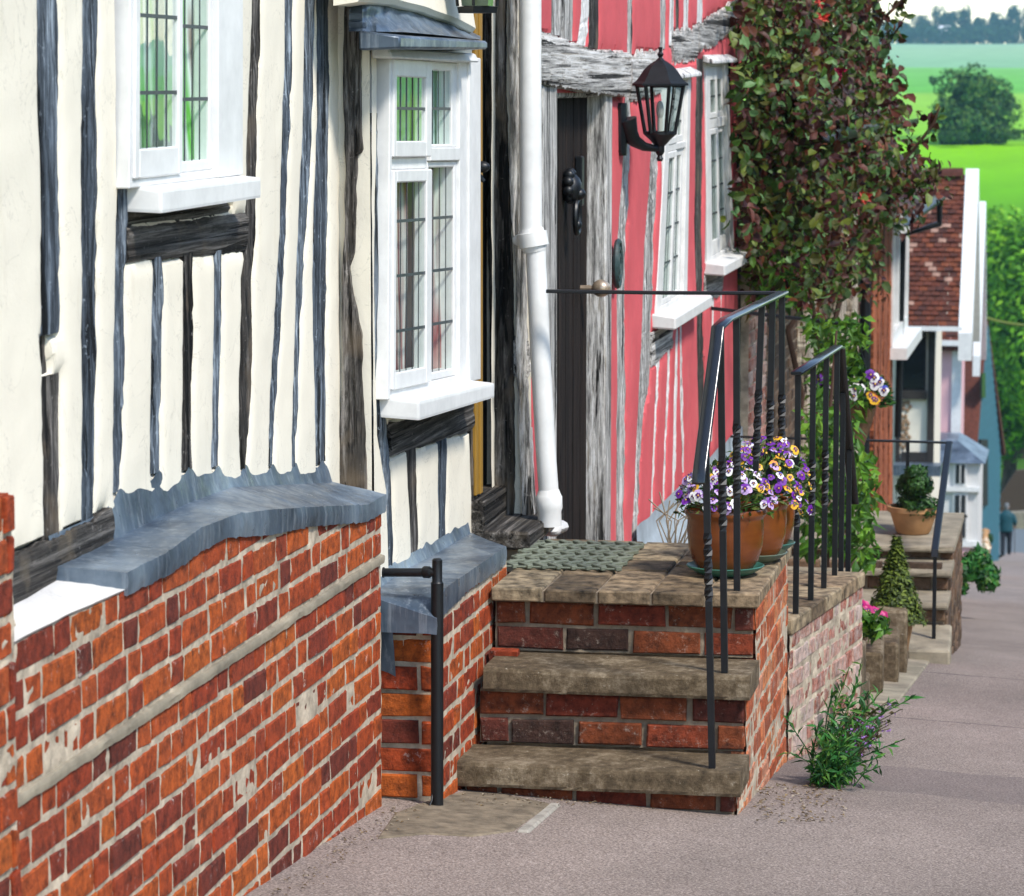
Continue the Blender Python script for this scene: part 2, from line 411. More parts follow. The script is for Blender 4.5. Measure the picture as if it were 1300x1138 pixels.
def mortar(mb, O, U, N, s0, s1, z0, z1, top=None, bot=None, m=1, off=-.0075, amp=.005, st=.018, seed=0):
    O = V(O); U = V(U); N = V(N)
    ns = max(2, int((s1 - s0) / st)); nzv = max(2, int((z1 - z0) / st)); P = []
    for i in range(ns + 1):
        s = lerp(s0, s1, i / ns); zt = min(z1, top(s)) if top else z1; zb = max(z0, bot(s)) if bot else z0
        row = []
        for k in range(nzv + 1):
            z = lerp(zb, zt, k / nzv); p = O + U * s + V((0, 0, z))
            row.append(p + N * (off + amp * nz3(p.x * 30 + seed, p.y * 30, p.z * 30) + amp * .25 * nz3(p.x * 6 + seed, p.y * 6, p.z * 6)))
        P.append(row)
    mb.grid(P, m)
    a, b = P[0], P[-1]
def core(mb, O, U, N, s0, s1, z0, z1, th, top=None, m=1, n=12, d=.02):
    """solid body behind a brick face"""
    O = V(O); U = V(U); N = V(N)
    rings = []
    for i in range(n + 1):
        s = lerp(s0, s1, i / n); zt = (min(z1, top(s)) if top else z1)
        rings.append([O + U * s + N * q + V((0, 0, z)) for q, z in ((-d, z0), (-d, zt), (-th, zt), (-th, z0))])
    mb.loft(rings, True, True, m)

# ------------------------------------------------------------------ timber framing
class Tim:
    """region of a stud or beam on an X plane; kind 'v' rows (v,uL,uR), kind 'h' rows (u,vT,vB)"""
    def __init__(s, X, rows, kind='v', rag=.006, proud=.002, mat=None, name='timber_stud', crack=.5):
        s.X, s.kind, s.rag, s.proud, s.mat, s.name, s.crack = X, kind, rag, proud, mat, name, crack
        s.seed = R.uniform(0, 100)
        pts = []
        for a, b, c in rows:
            if kind == 'v': p, q = onX(b, a, X), onX(c, a, X); pts.append(((p.z + q.z) / 2, p.y, q.y))
            else: p, q = onX(a, c, X), onX(a, b, X); pts.append(((p.y + q.y) / 2, p.z, q.z))
        s.pts = sorted(pts)
        s.lo, s.hi = s.pts[0][0], s.pts[-1][0]
    def edges(s, t):
        a = interp([(p[0], p[1]) for p in s.pts], t); b = interp([(p[0], p[2]) for p in s.pts], t)
        r = s.rag
        a += r * (nz3(t * 9, s.seed, 1) + .8 * nz3(t * 31, s.seed, 2) + .6 * nz3(t * 80, s.seed, 3)); b += r * (nz3(t * 9, s.seed, 5) + .8 * nz3(t * 31, s.seed, 6) + .6 * nz3(t * 80, s.seed, 7))
        return a, b
    def sd(s, y, z):
        t, w = (z, y) if s.kind == 'v' else (y, z)
        if t < s.lo - .02 or t > s.hi + .02: return 9
        a, b = s.edges(t)
        e = max(s.lo - t, t - s.hi)
        return max(a - w, w - b, e)
    def mesh(s, parent, mat=None):
        mb = MB(); n = max(4, int((s.hi - s.lo) / .018)); rings = []
        for i in range(n + 1):
            t = lerp(s.lo, s.hi, i / n); a, b = s.edges(t); a -= .003; b += .003
            ring = [(a, -.09)]
            for k in range(6):
                w = lerp(a, b, k / 5)
                q_ = 1 if s.kind == 'v' else .3
                d = s.proud + (.006 * nz3(w * 40, t * 5 * q_, s.seed) + .004 * nz3(w * 120, t * 9 * q_, s.seed))
                if k in (0, 5): d -= .006
                ring.append((w, d))
            ring.append((b, -.09))
            rings.append([V((s.X + d, w, t)) if s.kind == 'v' else V((s.X + d, t, w)) for w, d in ring])
        mb.loft(rings, True, True)
        return mb.build(s.name, mat or s.mat, parent, False)
def plaster(mb, X, y0, y1, z0, z1, tims, holes, dy, dz, lift=.012, low=None, m=0, rel=.014, edge=-.006):
    """hand-laid plaster sheet that rolls back into the wall beside every timber"""
    ys = [lerp(y0, y1, i / max(1, round((y1 - y0) / dy))) for i in range(max(1, round((y1 - y0) / dy)) + 1)]
    zs = [lerp(z0, z1, i / max(1, round((z1 - z0) / dz))) for i in range(max(1, round((z1 - z0) / dz)) + 1)]
    for h in holes:
        for arr, vals in ((ys, h[:2]), (zs, h[2:])):
            for q in vals:
                i = min(range(len(arr)), key=lambda k: abs(arr[k] - q)); arr[i] = q
    b = len(mb.v); nzv = len(zs)
    for y in ys:
        near = [t for t in tims if t.kind == 'h' or (min(p[1] for p in t.pts) - .1 < y < max(p[2] for p in t.pts) + .1)]
        for z in zs:
            d = min([t.sd(y, z) for t in near] + [9])
            x = -.035 if d < -.003 else lift * (1 - math.exp(-max(0, d) / rel)) + edge
            x += .005 * nz3(y * 2.2, z * 2.2, X) + .0022 * nz3(y * 11, z * 11, X)
            zz = z
            if low: zz = max(z, low(y))
            mb.v.append(V((X + x, y, zz)))
    for i in range(len(ys) - 1):
        for k in range(nzv - 1):
            cy, cz = (ys[i] + ys[i + 1]) / 2, (zs[k] + zs[k + 1]) / 2
            if any(h[0] < cy < h[1] and h[2] < cz < h[3] for h in holes): continue
            mb.f.append([b + i * nzv + k, b + (i + 1) * nzv + k, b + (i + 1) * nzv + k + 1, b + i * nzv + k + 1]); mb.m.append(m)

# ------------------------------------------------------------------ windows
class Win:
    """window on an X plane from its four pixel corners (a leaning, out of square opening)"""
    def __init__(s, parent, X, TL, TR, BL, BR, name='window', label=None):
        s.p, s.X = parent, X
        a, b, c, d = [onX(*q, X) for q in (TL, TR, BL, BR)]
        s.a, s.b, s.c, s.d = a, b, c, d
        s.vt, s.vb = TL[1], BL[1]; s.uL, s.uR = TL[0], TR[0]; s.uB, s.uBR = BL[0], BR[0]
        s.y0, s.y1 = min(a.y, c.y), max(b.y, d.y); s.z0, s.z1 = min(c.z, d.z), max(a.z, b.z)
        s.ref = (s.a.y, s.b.y)
    def P(s, fu, fb, dd):
        t = lerp(s.a, s.b, fu); q = lerp(s.c, s.d, fu); p = lerp(t, q, fb)
        return V((s.X + dd, p.y, p.z))
    def fu(s, u):   # pixel column (measured at the top edge) to fraction
        return (yX(u, s.X) - s.a.y) / (s.b.y - s.a.y)
    def fb(s, v): return (v - s.vt) / (s.vb - s.vt)
    def box(s, mb, f0, f1, b0, b1, d0, d1, m=0):
        mb.hexa([s.P(f0, b1, d0), s.P(f0, b1, d1), s.P(f1, b1, d1), s.P(f1, b1, d0), s.P(f0, b0, d0), s.P(f0, b0, d1), s.P(f1, b0, d1), s.P(f1, b0, d0)], m)
    def ring(s, mb, f0, f1, b0, b1, g, d0, d1):   # g = inner opening f0,f1,b0,b1
        s.box(mb, f0, g[0], b0, b1, d0, d1); s.box(mb, g[1], f1, b0, b1, d0, d1)
        s.box(mb, g[0], g[1], b0, g[2], d0, d1); s.box(mb, g[0], g[1], g[3], b1, d0, d1)
def light(w, fr, f0, f1, b0, b1, g, d0, d1, nv, hb, vb=None, mat=WHITE, cw=.0075):
    mb = MB(); w.ring(mb, f0, f1, b0, b1, g, d0, d1); w_c = mb.build('casement', mat, fr, False, .004)
    dg = d1 - .009
    mb = MB(); mb.add([w.P(g[0], g[3], dg), w.P(g[1], g[3], dg), w.P(g[1], g[2], dg), w.P(g[0], g[2], dg)], [(0, 1, 2, 3)]); mb.build('pane', GLASS, fr)
    mb = MB(); Wd = (w.b.y - w.a.y); Hd = abs(w.c.z - w.a.z)
    for k in range(1, nv):
        q = lerp(g[0], g[1], k / nv); e = cw / Wd / 2; w.box(mb, q - e, q + e, g[2], g[3], dg + .0005, dg + .0022)
    for q in hb:
        e = cw * 1.2 / Hd / 2; w.box(mb, g[0], g[1], q - e, q + e, dg + .001, dg + .004)
    mb.build('leading', CAME, fr)
def curtain(w, fr, f0, f1, b0, b1, dd, mat, waves=5, amp=.02):
    mb = MB(); n = 60
    mb.grid([[w.P(lerp(f0, f1, i / n), b, dd + amp * math.sin(i / n * waves * 6.28 + b * .6) + amp * .5 * math.sin(i / n * waves * 15)) for b in (b0, lerp(b0, b1, .5), b1)] for i in range(n + 1)])
    mb.build('curtain', mat, fr, True)
def house_shell(parent, xf, xb, y0, y1, z0, z1, mat, th=.12, skip=()):
    """back, ends, floor and top of the house behind its street wall"""
    mb = MB(); q = .05
    mb.box(xb, xb + th, y0, y1, z0, z1); mb.box(xb + th, xf - q, y0, y0 + th, z0, z1); mb.box(xb + th, xf - q, y1 - th, y1, z0, z1)
    mb.box(xb + th, xf - q, y0 + th, y1 - th, z1 - th, z1); mb.box(xb + th, xf - q, y0 + th, y1 - th, z0, z0 + .05)
    mb.build('rear_wall', mat, parent)
def gable_roof(parent, xf, xb, y0, y1, ze, zr, mat, over=.35, name='roof', tile=(.17, .11)):
    """pitched roof with its ridge along Y, laid as rows of tiles"""
    mb = MB(); xm = (xf + xb) / 2
    for sx, xe in ((1, xf + over), (-1, xb - over)):
        Ls = math.hypot(xe - xm, zr - ze); nr = int(Ls / tile[1])
        dirv = V((xm - xe, 0, zr - ze)) / Ls; nrm = V((sx * (zr - ze), 0, abs(xe - xm))).normalized()
        for i in range(nr):
            ny = max(1, int((y1 - y0) / tile[0]))
            for k in range(ny):
                ya = y0 + (k + (.5 if i % 2 else 0)) * tile[0]; yb = min(ya + tile[0] - .006, y1)
                if ya >= y1: continue
                p = V((xe, 0, ze)) + dirv * (i * tile[1]); q = p + dirv * (tile[1] * 1.35)
                l = R.uniform(.008, .022)
                mb.hexa([p + V((0, ya, 0)), p + V((0, yb, 0)), q + V((0, yb, 0)), q + V((0, ya, 0)), p + nrm * (.014 + l) + V((0, ya, 0)), p + nrm * (.014 + l) + V((0, yb, 0)), q + nrm * .012 + V((0, yb, 0)), q + nrm * .012 + V((0, ya, 0))])
    mb.box(xm - .1, xm + .1, y0, y1, zr - .03, zr + .08)
    o = mb.build(name, mat, parent, False, 0, False)
    return o
# ------------------------------------------------------------------ cream timber framed house
XB = -2.10
CH = thing('cream_house', 'cream plastered house with blue black timber studs on a red brick plinth with lead caps', 'house', (-2.2, 7.5, -2.1))
Y_END = 8.95
yr = 9.13
def vt(X, rows, mat=TBV, **k): return Tim(X, rows, 'v', mat=mat, **k)
A = [
 vt(XA, [(-60, 49, 73), (110, 49.5, 75), (250, 53, 76), (350, 54, 76), (424, 54, 77)]),
 vt(XA, [(424, 52, 67), (450, 52, 66), (476, 56, 69)], TDV, proud=-.012),
 vt(XA, [(476, 54, 77), (600, 56, 76), (690, 57, 76)], TDV),
 vt(XA, [(-60, 107, 123), (100, 106, 123), (250, 105, 124), (350, 104, 124), (500, 105, 122), (665, 104, 119)]),
 vt(XA, [(-60, 154, 169), (70, 153, 168), (250, 150, 162), (350, 148, 159), (480, 146, 158), (560, 145, 155), (625, 145, 149)]),
 vt(XA, [(-60, 320, 331), (70, 319.5, 330), (150, 316, 327), (220, 314, 325), (300, 312, 325), (350, 307, 322), (450, 305, 320), (540, 303, 317), (595, 306, 312)], TDV),
 vt(XA, [(326, 195, 206), (400, 194, 205), (500, 192, 205), (600, 192, 203)]),
 vt(XA, [(322, 233, 245), (450, 232, 245), (596, 232, 243)], TDV),
 vt(XA, [(318, 273, 282), (450, 271, 280), (592, 270, 277)]),
 vt(XA, [(-60, 363, 374), (0, 362, 372.5), (100, 361, 371), (150, 359, 368), (250, 357, 364), (350, 353, 359), (430, 349, 356), (500, 345, 350), (592, 342, 345)]),
 vt(XA, [(-60, 390, 401), (100, 387, 398), (200, 384, 395), (300, 379, 389), (350, 377, 384), (450, 374, 380), (592, 371, 374)]),
 vt(XA, [(-60, 405, 419), (0, 404, 418), (150, 404, 418), (250, 400, 416), (350, 397, 415), (450, 398, 414), (588, 401, 413)]),
]
AH = [Tim(XA, [(0, 714, 784), (17, 705, 772), (60, 688, 745), (100, 668, 722), (134, 648, 704)], 'h', .008, .02, TDH, 'sole_plate'),
      Tim(XA, [(161, 265, 294), (230, 262, 284), (298, 258, 274)], 'h', .002, -.015, TDH, 'window_rail'),
      Tim(XA, [(161, 292, 332), (230, 283, 326), (312, 272, 318)], 'h', .003, .006, TDH, 'window_rail')]
W1 = Win(CH, XA + .03, (163, -120), (305, -92), (161, 240), (305, 222))
mb = MB()
ya5 = 5.0
plaster(mb, XA, ya5, yr + .02, -1.75, 1.3, A + AH, [(W1.y0, W1.y1, (W1.c.z + W1.d.z) / 2, W1.z1)], .0085, .024)
# return of the wall where the far bay steps forward, then the bay itself
yr = 9.13
P = []
for i in range(16):
    row = []
    for k in range(90):
        z = lerp(-1.9, 1.3, k / 89); x = lerp(XA - .05, XB, i / 15)
        row.append(V((x, yr + .004 * nz3(x * 9, z * 6, 2), z)))
    P.append(row)
mb.grid(P)
Bt = [
 vt(XB, [(56, 484, 489), (150, 480, 487), (250, 477, 485), (350, 476, 486), (450, 477, 486), (550, 480, 492), (620, 490, 497), (730, 493, 499)], TBV, rag=.003),
 vt(XB, [(565, 516, 528), (650, 520, 530), (720, 523, 531)], TDV),
 vt(XB, [(548, 556, 566), (650, 557, 567), (700, 558, 566)]),
 vt(XB, [(480, 596, 602), (560, 597, 603), (685, 600, 606)], TDV),
]
BH = [Tim(XB, [(493, 540, 578), (545, 526, 562), (598, 508, 545)], 'h', .003, .01, TDH, 'window_rail')]
W2 = Win(CH, XB + .03, (493, 66), (606, 74), (490, 508), (606, 482))
yd0, yd1 = yX(598, XB), yX(622, XB)
YB1 = 11.12
plaster(mb, XB, yr, YB1, -1.95, 1.3, Bt + BH, [(W2.y0, W2.y1, (W2.c.z + W2.d.z) / 2, W2.z1), (yd0, yd1, -1.5, .9)], .0095, .026, .012)
P = []
for i in range(20):
    row = []
    for k in range(90):
        z = lerp(-1.75, 1.3, k / 89); x = lerp(onY(616, 300, 11.118).x, XP + .012, i / 19)
        row.append(V((x, 11.118 + .004 * nz3(x * 9, z * 6, 2), z)))
    P.append(row)
mb.grid(P)
mb.build('wall', PL_CREAM, CH, True)
for q in A + AH + Bt + BH: q.mesh(CH)
# the jagged corner post on the return (faces up the street)
def post_y(rows, Yp, mat, name, seed, proud=.02):
    mb = MB(); rings = []
    tl = [(onY(b, a, Yp).z, onY(b, a, Yp).x) for a, b, c in rows][::-1]; tr = [(onY(c, a, Yp).z, onY(c, a, Yp).x) for a, b, c in rows][::-1]
    n = 170; lo, hi = tl[0][0], tl[-1][0]
    for i in range(n + 1):
        z = lerp(lo, hi, i / n); a = interp(tl, z) + .004 * nz3(z * 14, seed, 0); b = interp(tr, z) + .004 * nz3(z * 22, seed, 4)
        ring = [V((a, Yp + .05, z))]
        for k in range(8):
            x = lerp(a, b, k / 7)
            ring.append(V((x, Yp - proud + .012 * nz3(x * 70, z * 4, seed) + .006 * nz3(x * 30, z * 14, seed), z)))
        ring.append(V((b, Yp + .05, z))); rings.append(ring)
    mb.loft(rings, True, True)
    return mb.build(name, mat, CH)
post_y([(-60, 440, 461), (100, 437, 459), (170, 439, 460), (192, 440, 462), (198, 440, 455), (240, 440, 453), (300, 440, 452), (322, 438, 451), (340, 438, 445), (360, 437, 447), (405, 436, 456), (425, 437, 461), (480, 437, 460), (540, 434, 464), (600, 428, 466), (660, 424, 468)], yr, TDV, 'corner_post', 3)
post_y([(-60, 615, 642), (110, 617, 642), (230, 618, 646), (350, 622, 651), (480, 623, 652), (600, 628, 653), (672, 632, 652)], 11.10, TDV, 'corner_post', 8)
post_y([(-60, 646, 659), (70, 647, 657), (78, 649, 662), (230, 648, 660), (350, 656, 668), (480, 657, 670), (600, 662, 675), (675, 666, 680)], 11.108, TGV, 'corner_post', 12)
# shell, upper wall and roof
house_shell(CH, XA - .04, -7.5, 4.9, YB1, -2.3, 2.6, PL_CREAM)
mb = MB(); mb.box(XA - .1, XA + .02, 4.9, yr, 1.3, 2.6); mb.box(XB - .1, XB + .02, yr + .01, YB1, 1.3, 2.6); mb.build('upper_wall', PL_CREAM, CH)
gable_roof(CH, XB, -7.6, 4.9, YB1, 2.55, 5.2, TILE, .2, 'roof', (.35, .25))
# --- window 1 (upper casements, green curtain)
mb = MB()
f = W1.fu
g0, g1, g2, g3 = f(174), f(233), f(236), f(278)
W1.box(mb, 0, g0, 0, 1, -.09, .006); W1.box(mb, f(279), 1, 0, 1, -.09, .008); W1.box(mb, g0, f(279), 0, .03, -.09, .004); W1.box(mb, g0, f(279), .968, 1, -.09, .004)
W1.box(mb, g1, g2, .03, .968, -.08, -.004)
fr1 = mb.build('window', WHITE, CH, False, .003)
light(W1, fr1, g0, g1, .03, .968, (f(180), f(228), .09, .862), -.03, .012, 4, [W1.fb(v) for v in (18, 118, -82)])
light(W1, fr1, g2, f(279), .03, .968, (f(238), f(275), .06, .925), -.05, -.006, 4, [W1.fb(v) for v in (28, 128, -72)])
curtain(W1, fr1, 0, 1, .0, 1.0, -.05, CU_GREEN, 4, .012)
mb = MB()
p = lambda u, v, X: onX(u, v, X)
a, b = W1.c, W1.d
y0s, y1s = yX(163, XA), yX(333, XA + .085)
za, zb = a.z + .0, b.z - .005
mb.hexa([V((XA - .05, y0s, za - .055)), V((XA + .085, y0s, za - .06)), V((XA + .085, y1s, zb - .055)), V((XA - .05, y1s, zb - .05)),
         V((XA - .05, y0s, za + .01)), V((XA + .085, y0s, za - .004)), V((XA + .085, y1s, zb - .002)), V((XA - .05, y1s, zb + .012))])
mb.build('sill', WHITE, fr1, False, .008, True, 2)
# --- window 2
f = W2.fu; fb = W2.fb
mb = MB()
W2.box(mb, 0, f(497.5), 0, 1, -.09, .006); W2.box(mb, f(592), 1, 0, 1, -.09, .012); W2.box(mb, f(583), f(592), 0, 1, -.09, .004)
W2.box(mb, f(497.5), f(583), 0, .018, -.09, .004); W2.box(mb, f(497.5), f(583), .975, 1, -.09, .002); W2.box(mb, f(545), f(546.5), .018, .975, -.08, -.008)
W2.box(mb, f(497.5), f(545), .303, .337, -.08, -.006); W2.box(mb, f(546.5), f(583), .275, .315, -.08, .006)
fr2 = mb.build('window', WHITE, CH, False, .003)
light(W2, fr2, f(497.5), f(545), .018, .302, (f(501), f(538.5), .07, .255), -.03, .012, 5, [fb(137)])
light(W2, fr2, f(497.5), f(545), .338, .974, (f(501), f(538.5), .375, .925), -.03, .014, 5, [fb(281), fb(351), fb(422)])
light(W2, fr2, f(546.5), f(583), .018, .275, (f(548), f(577), .045, .265), -.06, -.006, 4, [fb(136)])
light(W2, fr2, f(546.5), f(583), .315, .974, (f(548), f(580), .335, .95), -.06, -.006, 4, [fb(281), fb(351), fb(422)])
curtain(W2, fr2, .0, .75, .0, .31, -.05, CU_NET, 3, .012); curtain(W2, fr2, .0, 1.0, .31, 1, -.055, CU_RED, 4, .014); curtain(W2, fr2, .5, 1.0, .0, .31, -.06, CU_RED, 2, .012)
mb = MB()
y0s, y1s = yX(493, XB + .03), yX(628, XB + .125)
za, zb = W2.c.z, lerp(W2.c.z, W2.d.z, (y1s - y0s) / (W2.d.y - W2.c.y))
mb.hexa([V((XB - .04, y0s, za - .055)), V((XB + .125, y0s, za - .065)), V((XB + .125, y1s, zb - .055)), V((XB - .04, y1s, zb - .045)),
         V((XB - .04, y0s, za + .012)), V((XB + .125, y0s, za - .006)), V((XB + .125, y1s, zb - .004)), V((XB - .04, y1s, zb + .012))])
mb.build('sill', WHITE, fr2, False, .009, True, 2)
# hood above window 2: lead apron, drip board and painted moulding
mb = MB(); P = []
top_ = [(458, 2), (500, 5), (540, 15), (580, 30), (609, 46)]; bot_ = [(458, 40), (515, 41), (560, 45), (614, 51)]
for i in range(60):
    u = lerp(460, 610, i / 59); row = []
    for k in range(11):
        q = k / 10; v = lerp(interp(top_, u), interp(bot_, u), q); row.append(onX(u, v, XB + .02 + .085 * q ** 1.3 * min(1, max(0, (u - 458) / 60)) + .010 * nz3(u * .09, q * 3, 1) + .004 * nz3(u * .3, q * 2, 4)))
    P.append(row)
mb.grid(P); r0, r1 = P[0], P[-1]
mb.grid([[V((XB - .02, p.y, p.z)) for p in r0], r0]); mb.grid([r1, [V((XB - .02, p.y, p.z)) for p in r1]])
hood = mb.build('window_hood', LEAD, CH, True)
mb = MB(); rings = []
for i in range(40):
    u = lerp(456, 600, i / 39); zl_ = onX(u, interp(top_, u) + 1, XB + .05).z; y_ = yX(u, XB + .05); w_ = .006 * nz3(u * .05, 0, 2)
    rings.append([V((XB - .02, y_, zl_ - .01)), V((XB + .05 + w_, y_, zl_)), V((XB + .062 + w_, y_, zl_ + .015)), V((XB + .045 + w_, y_, zl_ + .12)), V((XB + .015, y_, zl_ + .45)), V((XB - .02, y_, zl_ + .5))])
mb.loft(rings, True, True); mb.build('plaster_skirt', PL_CREAM, CH, True)
mb = MB(); pa, pb = onX(506, 44, XB + .13), onX(617, 51, XB + .13)
mb.hexa([V((XB + .012, pa.y, pa.z - .045)), V((XB + .135, pa.y, pa.z - .04)), V((XB + .135, pb.y, pb.z - .03)), V((XB + .012, pb.y, pb.z - .035)), V((XB + .012, pa.y, pa.z + .012)), V((XB + .135, pa.y, pa.z - .004)), V((XB + .135, pb.y, pb.z - .004)), V((XB + .012, pb.y, pb.z + .012))])
mb.build('drip_board', LEAD, hood, True, .006)
mb = MB(); pa, pb = onX(497, 61, XB + .07), onX(607, 68, XB + .07)
mb.hexa([V((XB + .01, pa.y, pa.z - .03)), V((XB + .075, pa.y, pa.z - .03)), V((XB + .075, pb.y, pb.z - .03)), V((XB + .01, pb.y, pb.z - .03)), V((XB + .01, pa.y, pa.z)), V((XB + .06, pa.y, pa.z)), V((XB + .06, pb.y, pb.z)), V((XB + .01, pb.y, pb.z))])
mb.build('moulding', WHITE_O, hood, False, .005)
# --- brick plinth under the near windows, with its lead cap
XO = -2.03
out_e = [(168, 727), (200, 711), (221, 700), (261, 670), (307, 653), (350, 647), (420, 643), (472, 641)]
out_d = [(168, 757), (200, 741), (228, 726), (262, 701), (295, 683), (350, 680), (400, 669), (472, 663)]
in_f = [(128, 696), (180, 671), (240, 641), (300, 619), (360, 616), (425, 613)]
in_t = [(128, 654), (160, 628), (200, 608), (240, 603), (300, 600), (360, 598), (425, 592)]
tabs = [[(onX(u, v, X).y, onX(u, v, X).z) for u, v in L] for L, X in ((out_e, XO + .02), (out_d, XO + .02), (in_f, XA + .03), (in_t, XA + .01))]
y_cap0 = tabs[0][0][0]
low_tab = [(onX(u, v, XO).y, onX(u, v, XO).z) for u, v in ((-60, 850), (0, 822), (20, 812), (90, 777), (172, 742))]
def ptop(y):
    return interp(tabs[1], y) + .012 if y > y_cap0 else interp(low_tab, y) - .008
mb = MB()
zband = onX(475, 716, XO).z
bricks(mb, (XO, 0, 0), (0, 1, 0), (1, 0, 0), 5.0, Y_END, zband - .0755 * 12, zband - .008, ptop, seed=3, jit=.0022, jv=.0145, j=.0125)
bricks(mb, (XO, 0, 0), (0, 1, 0), (1, 0, 0), 5.0, Y_END, zband + .012, -.6, ptop, seed=8, phase=1, jit=.0022, jv=.0145, j=.0125)
mortar(mb, (XO, 0, 0), (0, 1, 0), (1, 0, 0), 5.0, Y_END, -2.3, -.6, ptop, None, 1, -.0036, .0029, .013)
core(mb, (XO, 0, 0), (0, 1, 0), (1, 0, 0), 5.0, Y_END, -2.4, -.6, .3, ptop)
pl = mb.build('plinth', [BR, MORT], CH)
mb = MB(); P = []     # the struck band of pale cement
for i in range(160):
    y = lerp(5.0, Y_END + .01, i / 159); w = .004 * nz3(y * 8, 0, 4)
    P.append([V((XO + d + .003 * nz3(y * 20, z * 90, 1), y + 0, zband + z + w + .0025 * nz3(y * 45, z * 60, 3))) for d, z in ((-.01, -.014), (.006, -.012), (.007, -.004), (.0075, .005), (.005, .010), (-.01, .013))])
mb.grid(P); mb.build('cement_band', FLAG, pl, True)
def lead_cap(parent, ys, fold, edge, drop, top, xw, xo, studs=(), seed=0, skew=0):
    mb = MB(); P = []
    for y in ys:
        up = interp(top, y) + sum(.02 * math.exp(-((y - q) / .034) ** 2) for q in studs)
        zf, ze, zd = interp(fold, y), interp(edge, y), interp(drop, y)
        ph = (y - ys[0]) / .62; st_ = .004 * max(0, 1 - abs((ph % 1) - .5) / .035)
        w = lambda k, a: .6 * a * nz3(y * 6, k * 1.3, seed) + a * .3 * nz3(y * 23, k * 1.3, seed)
        wl = .0035 * nz3(y * 30, 3, seed)
        row = [V((xw + .003, y, up)), V((xw + .010 + w(0, .006), y, lerp(up, zf, .5))), V((xw + .018 + w(1, .003), y, zf))]
        for q in (.25, .5, .75, .93): row.append(V((lerp(xw + .018, xo + .008, q), y, lerp(zf, ze, q) + w(q * 9, .0035) + st_)))
        row += [V((xo + .009 + w(4, .004), y, ze + st_ + .4 * wl)), V((xo + .011 + w(5, .004) + st_, y, lerp(ze, zd, .45))), V((xo + .008 + w(7, .006) + st_, y, zd + 1.6 * wl)), V((xo - .02, y, zd + .003))]
        if skew:
            t_ = (y - ys[0]) / (ys[-1] - ys[0]); row = [V((p.x, p.y + skew * t_ * max(0, min(1, (xo - p.x) / (xo - xw))), p.z)) for p in row]
        P.append(row)
    mb.grid(P); r0, r1 = P[0], P[-1]
    for r in (r0, r1):
        q = list(r[2:]) + [V((xw + .018, r[0].y, r[-1].z))]
        mb.add(q, [list(range(len(q)))])
    return mb.build('lead_cap', LEAD, parent, True)
stud_y = [(yX((b + c) / 2, XA)) for b, c in ((145, 149), (192, 203), (232, 243), (270, 277), (306, 312), (342, 345), (371, 374), (401, 413))]
lead_cap(pl, [lerp(y_cap0, Y_END + .02, i / 150) for i in range(151)], tabs[2], tabs[0], tabs[1], tabs[3], XA, XO, stud_y, 5)
mb = MB(); P = []     # white limewashed flaunching left of the cap
for i in range(30):
    y = lerp(5.2, y_cap0 + .02, i / 29); zi = interp([(onX(u, v, XA + .02).y, onX(u, v, XA + .02).z) for u, v in ((-60, 815), (0, 780), (60, 744), (134, 702))], y); zo = interp(low_tab, y)
    P.append([V((lerp(XA + .02, XO + .004, q) + .004 * nz3(y * 12, q * 3, 0), y, lerp(zi, zo, q ** 1.2) + .005 * nz3(y * 9, q * 5, 2))) for q in (0, .2, .4, .6, .8, .94, 1)] + [V((XO - .03, y, zo - .03))])
mb.grid(P); mb.build('flaunching', PL_WHITE, pl, True)
# brick pier at the near end
yp = yX(14, XO + .03); mb = MB(); zp = onX(14, 656, XO + .03).z
bricks(mb, (XO + .03, 0, 0), (0, 1, 0), (1, 0, 0), 5.4, yp, -2.3, zp, seed=5, phase=2, course=.081, bond='english')
bricks(mb, (0, yp - .004, 0), (1, 0, 0), (0, 1, 0), XA, XO + .03, -2.3, zp, seed=6, course=.081, L=.3, bond='stretcher')
mortar(mb, (XO + .03, 0, 0), (0, 1, 0), (1, 0, 0), 5.4, yp, -2.3, zp, None, None, 1, -.006, .005)
mb.box(XA - .02, XO + .012, 5.4, yp - .014, -2.4, zp - .01, 1)
mb.build('brick_pier', [BR, MORT], CH)
# --- far plinth beside the steps
X2 = -1.885; Y2 = 9.08
fold2 = [(lerp(9.0, 10.26, (onX(u, v, XB + .03).y - 9.1) / 1.62), onX(u, v, XB + .03).z) for u, v in ((478, 741), (520, 722), (560, 702), (604, 675))]
e2 = [(onX(u, v, X2 + .02).y, onX(u, v, X2 + .02).z) for u, v in ((566, 748), (600, 726), (647, 694))]
d2 = [(onX(u, v, X2 + .02).y, onX(u, v, X2 + .02).z) for u, v in ((566, 770), (600, 750), (646, 718))]
y20 = 9.0; y21 = e2[-1][0]
e2 = [(y20, e2[0][1] - .075), (y20 + .05, e2[0][1] - .03), (y20 + .13, e2[0][1] - .004)] + e2[1:]
d2 = [(y20, e2[0][1] - .05), (y20 + .06, e2[1][1] - .055)] + d2[1:]
fold2 = [(y20, fold2[0][1] - .03)] + fold2[1:]
p2t = lambda y: interp(d2, y) + .012
mb = MB()
bricks(mb, (X2, 0, 0), (0, 1, 0), (1, 0, 0), Y2, 10.2, -2.26, -1.5, p2t, seed=12, jit=.0022, jv=.02, j=.015)
bricks(mb, (0, Y2, 0), (1, 0, 0), (0, -1, 0), XB - .02, X2 - .002, -2.215, interp(d2, Y2) + .01, None, seed=13, L=.4, bond='stretcher', course=.083, jit=.008)
mortar(mb, (X2, 0, 0), (0, 1, 0), (1, 0, 0), Y2, 10.2, -2.3, -1.5, p2t, None, 1, -.0032, .0038)
mortar(mb, (0, Y2, 0), (1, 0, 0), (0, -1, 0), XB - .06, X2, -2.3, interp(d2, Y2), None, None, 1, -.009, .005)
